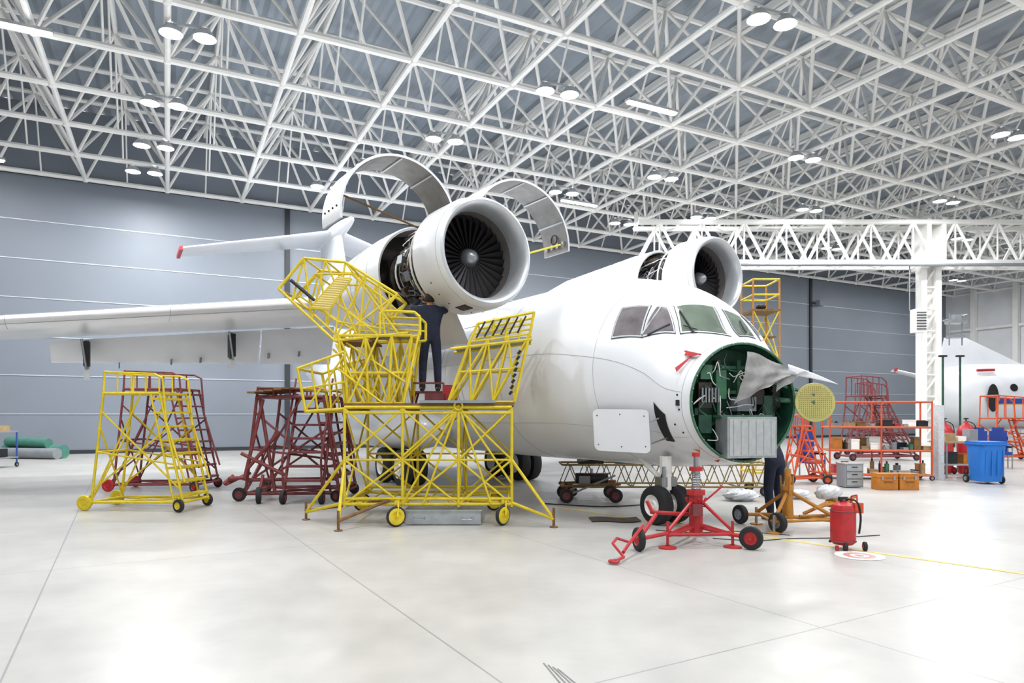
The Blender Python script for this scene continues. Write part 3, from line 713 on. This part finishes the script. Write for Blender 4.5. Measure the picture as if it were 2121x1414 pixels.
for x in(-4.13,-3.43): k.tube(P(x,12.2,.12),P(x,13.05,2.0),.03,maroon); k.tube(P(x,12.15,.8),P(x,12.95,2.3),.02,maroon); k.tube(P(x,12.2,.3),P(x,12.15,.8),.02,maroon); k.wheel(P(x,12.2,.12),V((1,0,0)),.12,.08,rubber,maroon)
for a,b_ in(((-4.95,12.5,.45),(-5.15,12.3,.45)),((-4.95,12.5,.4),(-4.6,12.5,1.9)),((-4.9,12.6,.4),(-3.3,12.6,.42)),((-4.4,12.55,.2),(-4.7,12.6,1.95)),((-5.2,12.3,.35),(-5.0,12.9,.5)),((-4.9,12.5,.6),(-4.3,12.5,1.3)),((-5.0,12.5,.9),(-4.2,12.5,.5)),((-5.1,12.4,.5),(-5.25,12.3,.35))): k.tube(a,b_,.035,maroon)
k.tube(P(-4.6,12.3,.16),P(-4.6,12.5,.5),.03,maroon); k.wheel(P(-4.6,12.28,.15),V((1,.3,0)),.15,.09,rubber,greybox)
k.done('braces',g)
# ---------------------------------------------------------------- jacks
k=MB(); jc=P(2.33,8.55,0)
k.tube(jc+UP*.12,jc+UP*.62,.085,red,20); k.tube(jc+UP*.6,jc+UP*.66,.115,red,20); k.tube(jc+UP*.66,jc+UP*.9,.05,steelm,16)
for i in range(7): k.torus(jc+UP*(.68+.03*i),UP,.052,.008,steelm,16,6)
k.tube(jc+UP*.9,jc+UP*.95,.085,red,16); k.tube(jc+UP*.95,jc+UP*1.08,.03,steelm,12); k.tube(jc+UP*1.08,jc+UP*1.13,.05,red,12)
for i in range(8):
    a=i*math.pi/4; k.tube(jc+UP*.5+V((.1*math.cos(a),.1*math.sin(a),0)),jc+UP*.56+V((.13*math.cos(a),.13*math.sin(a),0)),.012,red)
feet=[P(1.88,8.15,0),P(2.68,8.2,0),P(2.45,9.1,0)]
for f in feet:
    k.tube(jc+UP*.58,f+UP*.2,.022,red); k.tube(jc+UP*.2,f+UP*.15,.026,red); k.tube(f+UP*.02,f+UP*.32,.018,red); k.lathe([(.001,.0),(.11,0),(.11,.015),(.03,.035)],f,UP,red,20)
for a,b_ in zip(feet,feet[1:]+feet[:1]): k.tube(a+UP*.16,b_+UP*.16,.02,red)
k.tube(jc+V((.05,-.1,.5)),jc+V((.3,-.12,.72)),.012,red); k.box(jc+V((-.02,-.13,.42)),(.12,.08,.14),maroon)
k.wheel(P(2.85,8.05,.14),V((.6,1,0)),.14,.08,rubber,red); k.tube(P(2.85,8.05,.14),P(2.65,8.2,.16),.025,red)
k.wheel(P(1.5,7.98,.14),V((1,.25,0)),.14,.07,rubber,red); k.tube(P(1.5,7.98,.14),P(1.75,8.2,.4),.025,red); k.tube(P(1.5,7.98,.14),P(1.88,8.15,.18),.025,red)
k.tube(P(1.7,8.25,.42),jc+V((-.1,0,.35)),.024,red); k.tube(P(1.72,8.25,.42),P(1.66,8.3,.55),.025,red)
k.path([P(1.55,7.98,.3),P(1.32,7.6,.16),P(1.22,7.4,.1)],.02,red); 
k.path([P(1.33,7.62,.17),P(1.18,7.6,.22),P(1.12,7.5,.18),P(1.22,7.35,.06),P(1.12,7.25,.04),P(1.08,7.3,.03)],.016,red); k.torus(P(1.1,7.28,.03),UP,.05,.015,red)
k.done('tripod_jack')
k=MB(); jc=P(3.88,9.5,0)
k.tube(jc+UP*.15,jc+UP*.55,.08,orjack,18,.06); k.tube(jc+UP*.55,jc+UP*.62,.08,orjack,18); k.tube(jc+UP*.62,jc+UP*.85,.045,orjack,14); k.tube(jc+UP*.85,jc+UP*.95,.02,steelm)
for i in range(3):
    a=i*2.09+.4; k.tube(jc+UP*.5+V((.08*math.cos(a),.08*math.sin(a),0)),jc+UP*.75+V((.1*math.cos(a),.1*math.sin(a),0)),.014,orjack)
feet=[P(3.55,9.15,0),P(4.5,9.35,0),P(3.6,9.95,0)]
for f in feet:
    k.tube(jc+UP*.55,f+UP*.17,.026,orjack); k.tube(jc+UP*.18,f+UP*.14,.026,orjack); k.tube(f+UP*.02,f+UP*.25,.02,steelm); k.lathe([(.001,0),(.09,0),(.09,.015),(.02,.03)],f,UP,orjack,18)
for a,b_ in zip(feet,feet[1:]+feet[:1]): k.tube(a+UP*.16,b_+UP*.16,.02,orjack)
k.wheel(P(3.62,9.2,.14),V((1,.5,0)),.14,.09,rubber,greybox); k.wheel(P(3.38,10.0,.14),V((1,.4,0)),.14,.09,rubber,greybox); k.tube(P(3.38,10.0,.14),jc+UP*.2,.026,orjack)
k.path([P(4.1,9.5,.22),P(4.45,9.5,.38),P(4.75,9.6,.3),P(4.8,9.7,.14)],.026,orjack); k.box(P(4.65,9.6,.36),(.3,.2,.12),orjack,yaw=.3); k.wheel(P(4.82,9.75,.12),V((1,.2,0)),.12,.07,rubber,orjack)
k.tube(P(4.2,9.4,.3),P(4.9,9.6,.45),.02,orjack); k.tube(P(4.0,9.4,.2),P(4.7,9.5,.2),.02,orjack)
jack2=k.done('tripod_jack')
k=MB(); c=P(3.97,8.1,0)
k.lathe([(.001,.06),(.11,.06),(.14,.09),(.142,.2),(.142,.46),(.12,.53),(.07,.56),(.03,.57),(.03,.6),(.001,.6)],c,UP,red,32)
for z in(.1,.46): k.torus(c+UP*z,UP,.142,.008,maroon,28,6)
k.tube(c+V((-.14,.06,.08)),c+V((.16,.06,.08)),.012,blackm)
for s_ in(-.03,.2): k.wheel(c+V((s_,-.12,.055)),V((1,-.2,0)),.055,.04,rubber,red)
k.path([c+V((.1,.1,.1)),c+V((.15,.1,.62)),c+V((.19,.05,.64)),c+V((.17,0,.58))],.01,red); k.box(c+V((.15,-.06,.5)),(.1,.06,.12),orange); k.box(c+V((0,0,.60)),(.1,.05,.05),blackm)
k.smooth([c+V((0,0,.6)),c+V((.12,-.08,.58)),c+V((.16,-.1,.4)),c+V((.14,-.1,.2))],.012,blackm); k.box(c+V((-.12,-.1,.03)),(.03,.03,.06),red)
k.done('wheeled_fire_extinguisher')
# ---------------------------------------------------------------- right side furniture
g=group('parts_shelf',(9.3,16.9,0)); R=Matrix.Rotation(-.18,3,'Z'); O=P(8.0,17.0,0)
def Q(x,y,z): return O+R@V((x,y,z))
k=MB()
for x in(0,1.2,2.35):
    for y in(0,.7): k.tube(Q(x,y,.1),Q(x,y,1.95),.022,orange)
for z in(.12,.72,1.3,1.93):
    for y in(0,.7): k.tube(Q(0,y,z),Q(2.35,y,z),.022,orange)
    for x in(0,2.35): k.tube(Q(x,0,z),Q(x,.7,z),.022,orange)
for z in(.12,.72,1.3): k.box(Q(1.17,.35,z+.02),(2.3,.66,.02),tan,ax=(R@V((1,0,0)),R@V((0,1,0)),UP))
for x in(0,2.35):
    for y in(0,.7): k.wheel(Q(x,y,.06),R@V((0,1,0)),.06,.04,rubber,steelm)
k.done('rack_frame',g)
k=MB(); rnd=random.Random(11); AX=(R@V((1,0,0)),R@V((0,1,0)),UP)
cols=[tan,greybox,caseor,blackm,boxm,brown,white2,red,green2,navy]
for z in(.14,.74,1.32):
    for yy in(.18,.5):
        x=.1
        while x<2.2:
            w=rnd.uniform(.08,.32); h=rnd.uniform(.06,.36 if z<1.3 else .18); m=rnd.choice(cols)
            if rnd.random()<.3: k.tube(Q(x+w/2,yy,z),Q(x+w/2,yy,z+h*.8),w*.3,m,14); k.tube(Q(x+w/2,yy,z+h*.8),Q(x+w/2,yy,z+h),w*.12,blackm,10)
            else:
                k.box(Q(x+w/2,yy,z+h/2),(w*.9,.24,h),m,ax=AX); k.box(Q(x+w/2,yy,z+h*.92),(w*.94,.27,h*.12),m,ax=AX)
            x+=w+rnd.uniform(.0,.06)
k.done('stored_parts',g,30)
def case(name,c,sz,m,yaw=0,feet=False):
    k=MB(); w,d_,h=sz; c=V(c); R=Matrix.Rotation(yaw,3,'Z')
    k.box(c+UP*(h*.36),(w,d_,h*.7),m,yaw=yaw); k.box(c+UP*(h*.86),(w,d_,h*.26),m,yaw=yaw)
    for s_ in(-.3,.3): k.box(c+R@V((s_*w,-d_/2-.01,h*.72)),(.05,.02,.08),steelm,yaw=yaw)
    k.path([c+R@V((-.08,-d_/2,h*.5)),c+R@V((-.08,-d_/2-.03,h*.5)),c+R@V((.08,-d_/2-.03,h*.5)),c+R@V((.08,-d_/2,h*.5))],.01,blackm)
    o=k.done(name,None,0); md=o.modifiers.new('b','BEVEL'); md.width=.012; md.segments=2
case('orange_equipment_case',(8.05,14.6,0),(.42,.3,.36),caseor); case('orange_equipment_case',(8.5,14.6,0),(.42,.3,.36),caseor,.05)
k=MB(); k.box((7.55,15.1,.27),(.4,.4,.5),greybox)
for i in range(3): k.box((7.55,14.89,.12+.16*i),(.34,.015,.13),boxm); k.box((7.55,14.875,.14+.16*i),(.12,.015,.02),blackm)
k.box((7.55,15.1,.53),(.42,.42,.02),boxm); k.done('drawer_cabinet',None,0)
k=MB(); c=P(11.15,15.9,0)
def bn(u,v):
    a=2*math.pi*v; w=.24+.06*u; d_=.26+.06*u; cs,sn=math.cos(a),math.sin(a); e=.35
    return c+V((w*math.copysign(abs(cs)**e,cs),d_*math.copysign(abs(sn)**e,sn),.06+.86*u))
k.surf(bn,6,40,blue,cv=True,cap=True); k.box(c+UP*.93,(.66,.68,.03),blue); k.box(c+UP*.965,(.58,.6,.05),blue)
k.tube(c+V((-.25,.36,.9)),c+V((.25,.36,.9)),.018,blue)
for s_ in(-.26,.26): k.wheel(c+V((s_,.3,.1)),V((1,0,0)),.1,.05,rubber,greybox)
k.wheel(c+V((.3,-.1,.1)),V((1,0,0)),.1,.05,rubber,greybox)
for i in range(4): k.box(c+V((-.2+.13*i,-.31,.5)),(.02,.02,.6),blue)
k.done('wheeled_waste_bin')
def bottle(c,h,r):
    k=MB(); c=V(c); k.lathe([(.001,.02),(r*.9,.02),(r,.06),(r,h*.8),(r*.7,h*.9),(r*.25,h*.95),(r*.2,h),(.001,h)],c,UP,red,24)
    k.tube(c+UP*h,c+UP*(h+.08),.02,blackm); k.box(c+UP*(h+.06),(.12,.03,.03),blackm); k.smooth([c+UP*h,c+V((r,-.05,h*.9)),c+V((r*1.1,-.05,h*.5))],.012,blackm)
    k.wheel(c+V((-r*.6,-r,.1)),V((1,0,0)),.1,.04,rubber,red); k.wheel(c+V((r*.6,-r,.1)),V((1,0,0)),.1,.04,rubber,red); k.done('fire_extinguisher')
bottle((11.9,18.6,0),1.45,.22); bottle((12.5,18.6,0),1.45,.22)
g=group('workbench',(11.5,17.4,0)); k=MB()
k.box((11.5,17.4,.92),(1.1,.7,.05),tan); k.box((11.5,17.4,.35),(1.0,.6,.04),boxm)
for x in(11.0,12.0):
    for y in(17.1,17.7): k.tube((x,y,.0),(x,y,.9),.025,steelm)
k.done('bench',g); k=MB()
for x,w,h,m in((11.2,.25,.2,tan),(11.5,.2,.12,white2),(11.8,.2,.3,greybox)): k.box((x,17.4,.945+h/2),(w,.3,h),m)
for x,w,h,m in((11.2,.3,.3,blackm),(11.7,.4,.25,caseor)): k.box((x,17.4,.37+h/2),(w,.4,h),m)
k.done('bench_items',g)
k=MB()
def cur(u,v): return P(10.68+.13*math.cos(2*math.pi*v)*(1+.2*math.sin(6*math.pi*v)),16.9+.13*math.sin(2*math.pi*v),1.85-1.85*u)
k.surf(cur,14,28,plastic,cv=True,cap=True); k.done('wrapped_roll',None,60)
def chair(x,y,yaw):
    k=MB(); R=Matrix.Rotation(yaw,3,'Z'); c=P(x,y,0)
    q=lambda a,b_,z:c+R@V((a,b_,z)); AX=(R@V((1,0,0)),R@V((0,1,0)),UP)
    k.box(q(0,0,.45),(.45,.45,.09),navyb,ax=AX); k.box(q(0,.22,.8),(.45,.1,.65),navyb,ax=AX); k.box(q(0,.22,1.16),(.3,.09,.14),navyb,ax=AX)
    for s_ in(-.24,.24): k.box(q(s_,0,.64),(.05,.38,.05),blackm,ax=AX); k.tube(q(s_,.15,.0),q(s_,.15,.64),.02,steelm); k.tube(q(s_,-.18,.0),q(s_,-.18,.64),.02,steelm)
    k.done('blue_aircraft_seat',None,0)
chair(7.5,16.9,.3); chair(14.2,20.5,-.4); chair(14.9,20.6,-.3)
stand('orange_stepladder',(6.62,15.6,0),.1,.3,.5,1.35,orange,rubber,.25,.42,5,.022)
stand('red_boarding_stairs',(12.2,23.8,0),.1,1.0,.9,2.3,maroon,rubber,.7,1.2,9,.03)
stand('red_step_platform',(13.9,26.6,0),.1,.9,.8,2.0,maroon,rubber,.9,.4,8,.03)
stand('orange_step_platform',(17.0,23.8,0),.0,1.3,.9,1.5,orange,rubber,.8,.4,6,.03)
k=MB()
for x in(12.5,13.0):
    k.tube((x,19.6,0),(x,19.6,3.3),.03,green); k.box((x,19.6,3.32),(.2,.1,.05),blackm); k.box((x,19.6,.02),(.3,.3,.04),blackm)
k.tube((12.5,19.6,.03),(13.0,19.6,.03),.02,blackm); k.done('support_posts')
rnd=random.Random(2)
def bag(c,r,nm,sz=.6,pa=None):
    k=MB(); c=V(c); ph=rnd.uniform(0,6)
    def f(u,v):
        a=math.pi*u;b_=2*math.pi*v; rr=r*(1+.12*math.sin(5*b_+ph+3*a)+.08*math.sin(11*a+7*b_))
        return c+V((rr*math.sin(a)*math.cos(b_),rr*.8*math.sin(a)*math.sin(b_),max(-r*sz,rr*sz*math.cos(a))+r*sz))
    k.surf(f,20,30,plastic,cv=True); o=k.done(nm,None,80)
    if pa: o.parent=pa
bag((4.5,9.62,.40),.17,'plastic_bag',.6,jack2); bag((4.3,12.7,0),.3,'plastic_bag',.35); bag((5.5,13.0,0),.22,'plastic_bag',.4)
k=MB(); k.surf(lambda u,v:P(1.2+.75*u,10.1+.45*v+.05*math.sin(u*7),.015+.02*abs(math.sin(u*13+v*4))*math.sin(math.pi*u)*math.sin(math.pi*v)),24,12,M('dark_cloth','#4a3f36',.9,0,.3,6)); k.done('oily_cloth',None,80)
k=MB(); dk=M('ochre_paint','#857040',.6,0,.3,8)
for y in(13.4,14.2):
    for z in(.18,.62): k.tube((1.0,y,z),(5.2,y,z),.02,dk)
    for i in range(12):
        x=1.0+.35*i; k.tube((x,y,.18),(x+.175,y,.62),.011,dk,6); k.tube((x+.175,y,.62),(x+.35,y,.18),.011,dk,6)
for i in range(7):
    x=1.0+.7*i
    for z in(.18,.62): k.tube((x,13.4,z),(x,14.2,z),.018,dk)
for x in(1.2,3.2,5.0):
    for y in(13.35,14.25): k.wheel((x,y,.1),(0,1,0),.1,.05,rubber,dk); k.tube((x,y,.1),(x,y,.2),.015,dk)
for x,w,h,m in((1.6,.5,.25,darkm),(2.3,.4,.3,green2),(3.0,.3,.2,blackm)): k.box((x,13.8,.64+h/2-.02),(w,.4,h),m); k.tube((x-w/2,13.6,.68),(x+w/2,13.6,.8),.03,steelm)
k.done('engine_transport_dolly')
k=MB()
for y in(12.4,13.0): k.tube((.9,y,.3),(2.0,y,.34),.025,brown); k.tube((1.0,y,.12),(1.9,y,.5),.018,steelm)
for x in(.95,1.5,1.95): k.tube((x,12.4,.32),(x,13.0,.32),.02,brown)
for x in(1.0,1.9):
    for y in(12.35,13.05): k.wheel((x,y,.13),(0,1,0),.13,.06,rubber,maroon); k.tube((x,y,.13),(x,y,.32),.015,brown)
k.tube((1.2,12.7,.42),(1.8,12.7,.42),.1,darkm,18); k.tube((1.5,12.7,.35),(1.5,12.7,.6),.03,steelm); k.box((1.35,12.6,.4),(.2,.2,.14),greybox)
k.done('hydraulic_cart')
k=MB()
k.smooth([P(2.6,8.75,.01),P(3.1,8.6,.007),P(3.6,8.75,.007),P(4.2,8.8,.007),P(4.9,9.0,.007)],.006,blackm)
k.smooth([P(.6,12.2,.01),P(1.6,11.8,.01),P(2.6,12.1,.01),P(3.4,11.8,.01)],.01,blackm)
k.smooth([P(2.0,9.4,.006),P(2.5,9.2,.006),P(3.1,9.3,.006),P(3.7,9.0,.006)],.006,blackm); k.done('floor_cables')
g=group('parts_trolley',(-15.9,20.6,0)); k=MB()
for x in(-16.6,-15.45):
    for y in(20.3,21.1): k.tube((x,y,.08),(x,y,1.1),.025,bluestripe); k.wheel((x,y,.08),(1,0,0),.08,.04,rubber,steelm)
for z in(.3,1.1): k.box((-16.02,20.7,z),(1.2,.85,.04),greybox)
k.box((-16.0,20.7,1.2),(.9,.5,.16),tan); k.box((-15.8,20.6,.45),(.5,.5,.25),blackm); k.done('trolley_frame',g)
k=MB()
k.tube((-19.3,25.8,.25),(-16.7,25.2,.25),.25,teal,24); k.tube((-19.4,25.3,.2),(-16.6,24.7,.2),.2,belly,24); k.tube((-19.0,25.5,.62),(-17.2,25.1,.56),.18,teal,24)
k.done('rolled_mats')
# ---------------------------------------------------------------- background jet (behind the portal column)
jet=group('business_jet',(30,36.6,0)); k=MB(); JO=V((22.3,36.6,2.6)); js=1.3
pr=[(.02,0),(.5,.12),(.95,.45),(1.22,.95),(1.34,1.6),(1.36,2.4),(1.36,5),(1.36,8.5),(1.15,10.2),(.6,11.6),(.05,12.6)]
k.lathe([(r*js,x*js) for r,x in pr],JO,(1,0,0),white,48); k.done('jet_fuselage',jet,60)
k=MB()
def strp(u,v,z0,z1,off):
    x=1.7+6.6*u; th=rad(z0+(z1-z0)*v); r=1.36+off
    return JO+V((x*js,-r*js*math.cos(th),r*js*math.sin(th)))
k.surf(lambda u,v:strp(u,v,-13,-4,.008),30,4,bluestripe); k.surf(lambda u,v:strp(u,v,-15,-13.5,.008),30,2,ylinem)
for i in range(5):
    a=JO+V((3.6+1.3*i,-1.36*js*math.cos(rad(14))-.01,1.36*js*math.sin(rad(14)))); k.lathe([(.001,0),(.18,0),(.2,.03)],a,(0,-1,.2),blackm,20)
def jn(u,v): a=2*math.pi*v; return V((24.75+.3*u*math.cos(a),34.75-.05*(1-u),2.5+.72*u*math.sin(a)))
k.surf(jn,3,28,blackm,cv=True); k.torus(V((24.75,34.78,2.5)),(0,1,0),.34,.03,steelm,28,6); k.done('jet_markings',jet)
k=MB()
def jw(u,v): x,y=foil(v,.12); c=2.2-1.0*u; return V((24.0-4.1*u+x*c*.3,36.0-1.0*u+x*c,3.2+.75*u+y*c))
k.surf(jw,10,24,white,cv=True,cap=True)
def jf(u,v): x,y=foil(v,.12); c=5.6-4.4*u; return V((23.0+.4*u+x*c,36.6+y*c*.5,3.9+1.9*u))
k.surf(jf,8,24,white,cv=True,cap=True)
k.tube((19.85,34.9,3.98),(20.4,36.0,3.95),.09,red,8); k.tube((24.3,35.3,3.95),(25.2,35.3,3.98),.07,red,8)
for x in(26.5,33): k.tube((x,36.6,1.4),(x,36.6,.3),.07,steelm); k.wheel((x,36.6,.33),(0,1,0),.33,.2,rubber,white2)
k.done('jet_wings',jet,50)
# ---------------------------------------------------------------- people
def human(name,loc,yaw,J,helm=False):
    g=group(name,loc); O=V(loc); R=Matrix.Rotation(yaw,3,'Z')
    T=lambda p:O+R@V(p)
    order=['pelvis','spine','chest','neck','shL','elL','wrL','shR','elR','wrR','hiL','knL','anL','hiR','knR','anR']
    rd={'pelvis':(.15,.12),'spine':(.135,.11),'chest':(.165,.12),'neck':(.06,.06),'sh':(.075,.075),'el':(.052,.052),'wr':(.036,.036),'hi':(.1,.1),'kn':(.078,.078),'an':(.062,.062)}
    ed=[('pelvis','spine'),('spine','chest'),('chest','neck')]
    for s_ in'LR': ed+=[('chest','sh'+s_),('sh'+s_,'el'+s_),('el'+s_,'wr'+s_),('pelvis','hi'+s_),('hi'+s_,'kn'+s_),('kn'+s_,'an'+s_)]
    me=bpy.data.meshes.new('body'); bm=bmesh.new(); ly=bm.verts.layers.skin.verify()
    vs={n:bm.verts.new(T(J[n])) for n in order}
    for a,b_ in ed: bm.edges.new((vs[a],vs[b_]))
    for n in order:
        key=n if n in rd else n[:2]; vs[n][ly].radius=rd[key]; vs[n][ly].use_root=(n=='pelvis')
    bm.to_mesh(me); bm.free(); me.materials.append(navy)
    o=bpy.data.objects.new('overalls',me); sc.collection.objects.link(o); par(o,g)
    m1=o.modifiers.new('skin','SKIN'); m1.use_smooth_shade=True; m2=o.modifiers.new('sub','SUBSURF'); m2.levels=2; m2.render_levels=2
    hc=V(J['head']); f=V(J['look']).normalized(); up=V(J.get('hup',(0,0,1))); rt=f.cross(up).normalized(); up=rt.cross(f).normalized()
    def H(x,y,z): return T(hc+rt*x+f*y+up*z)
    def hs(u,v,off=0):
        a=math.pi*u;b_=2*math.pi*v; sx,sy,sz=math.sin(a)*math.cos(b_),math.sin(a)*math.sin(b_),math.cos(a)
        jw=1-.28*max(0,-sz)**1.2; x=(.076+off)*sx*jw; y=(.096+off)*sy*(1-.12*max(0,-sz)); z=(.118+off)*sz
        if sy>.75 and -.45<sz<.15 and abs(sx)<.22: y+=.022*(1-abs(sx)/.22)*(1-abs(sz+.2)/.4)
        return H(x,y,z)
    k=MB(); k.surf(hs,24,32,skinm,cv=True)
    for s_ in(-1,1):
        k.ball(H(s_*.03,.083,.012),.012,white2,nu=6,nv=8); k.ball(H(s_*.03,.093,.012),.006,blackm,nu=5,nv=6)
        k.surf(lambda u,v,s_=s_:H(s_*(.076+.01*math.sin(math.pi*u)*math.cos(2*math.pi*v)),-.005+.018*math.sin(math.pi*u)*math.sin(2*math.pi*v),-.005+.032*math.cos(math.pi*u)),8,10,skinm,cv=True)
        k.tube(H(s_*.016,.095,.035),H(s_*.045,.084,.036),.004,hairm,6)
    k.tube(H(-.022,.086,-.052),H(.022,.086,-.052),.005,maroon,6)
    k.tube(T(V(J['neck'])-V((0,0,.03))),H(0,-.01,-.08),.052,skinm,14)
    k.done('head',g,80)
    k=MB()
    def hr(u,v):
        p=u*.62
        b_=2*math.pi*v; fr_=max(0,math.sin(b_)); return hs(p*(1-.42*fr_),v,.012)
    k.surf(hr,14,32,hairm,cv=True); k.done('hair',g,80)
    for s_ in'LR':
        w=V(J['wr'+s_]); e=V(J['el'+s_]); d=(w-e).normalized(); sd=d.cross(V((0,0,1)));  sd=sd.normalized() if sd.length>.1 else V((1,0,0)); nn_=d.cross(sd).normalized()
        k=MB(); c=w+d*.055
        k.surf(lambda u,v:T(c+d*(.055*math.cos(math.pi*u))+sd*(.042*max(0,math.sin(math.pi*u))**.6*math.cos(2*math.pi*v))+nn_*(.018*max(0,math.sin(math.pi*u))**.6*math.sin(2*math.pi*v))),10,14,skinm,cv=True)
        k.tube(T(w-d*.03),T(w+d*.02),.027,skinm,12)
        sg=1 if s_=='L' else -1
        for i,Lf in enumerate((.072,.08,.074,.06)):
            o0=w+d*.095+sd*((i-1.5)*.02*sg); a=o0+d*Lf*.5-nn_*.006; b2=a+d*Lf*.3-nn_*.02; c3=b2+d*Lf*.18-nn_*.022
            for p0,p1,q0,q1 in((o0,a,.009,.0085),(a,b2,.0085,.0075),(b2,c3,.0075,.006)): k.tube(T(p0),T(p1),q0,skinm,8,q1); k.ball(T(p1),q1,skinm,nu=5,nv=8)
        t0=w+d*.04-sd*(.035*sg); t1=t0+d*.03-sd*(.028*sg); t2=t1+d*.03-sd*(.006*sg)
        k.tube(T(t0),T(t1),.012,skinm,8,.01); k.tube(T(t1),T(t2),.01,skinm,8,.008); k.ball(T(t1),.01,skinm,nu=5,nv=8); k.ball(T(t2),.008,skinm,nu=5,nv=8)
        k.done('hand_'+s_,g,80)
        an=V(J['an'+s_]); k=MB()
        def bt(u,v,an=an):
            a=2*math.pi*v; y=-.09+.27*u; w_=.045*(math.sin(math.pi*min(1,max(0,.12+.8*u)))**.5); h=.1 if u<.35 else .1-.05*(u-.35)/.65
            h*=(math.sin(math.pi*min(.98,max(.04,u)))**.3); z=h*.5+h*.5*math.sin(a); return T(V((an.x+w_*math.cos(a),an.y+y,z)))
        k.surf(bt,12,16,boot,cv=True,cap=True); k.tube(T(V((an.x,an.y,.05))),T(V((an.x,an.y,.16))),.052,boot,14); k.done('boot_'+s_,g,80)
human('mechanic',(-1.36,11.27,2.0),.15,dict(pelvis=(0,0,.93),spine=(0,.0,1.08),chest=(0,.03,1.27),neck=(0,.05,1.44),head=(.0,.09,1.56),look=(0,1,.25),
 shL=(-.18,.04,1.36),elL=(-.3,.2,1.42),wrL=(-.16,.36,1.58),shR=(.18,.04,1.36),elR=(.28,.22,1.38),wrR=(.2,.38,1.55),hiL=(-.09,0,.88),knL=(-.12,.03,.49),anL=(-.13,-.02,.1),hiR=(.09,0,.88),knR=(.12,.05,.49),anR=(.13,.0,.1)))
human('mechanic',(4.04,10.4,0),.35,dict(pelvis=(0,-.03,.93),spine=(0,.05,1.06),chest=(0,.16,1.22),neck=(0,.26,1.37),head=(.0,.34,1.47),look=(0,1,-.5),
 shL=(-.18,.18,1.31),elL=(-.24,.3,1.08),wrL=(-.12,.5,1.08),shR=(.18,.18,1.31),elR=(.26,.3,1.08),wrR=(.12,.5,1.06),hiL=(-.09,-.03,.88),knL=(-.10,.02,.49),anL=(-.10,-.03,.1),hiR=(.09,-.03,.88),knR=(.11,.04,.49),anR=(.12,.0,.1)))
# camera
cd=bpy.data.cameras.new('camera'); cam=bpy.data.objects.new('camera',cd); sc.collection.objects.link(cam)
cam.location=(0,0,1.6); cam.rotation_euler=(rad(90),0,0); cd.sensor_width=36; cd.lens=36*1400/2121; cd.shift_y=(860-707)/2121; cd.shift_x=.5/2121
cd.clip_end=300
sc.camera=cam
w=bpy.data.worlds.new('world'); sc.world=w; w.use_nodes=True
w.node_tree.nodes['Background'].inputs[0].default_value=(.92,.96,1,1); w.node_tree.nodes['Background'].inputs[1].default_value=1.0
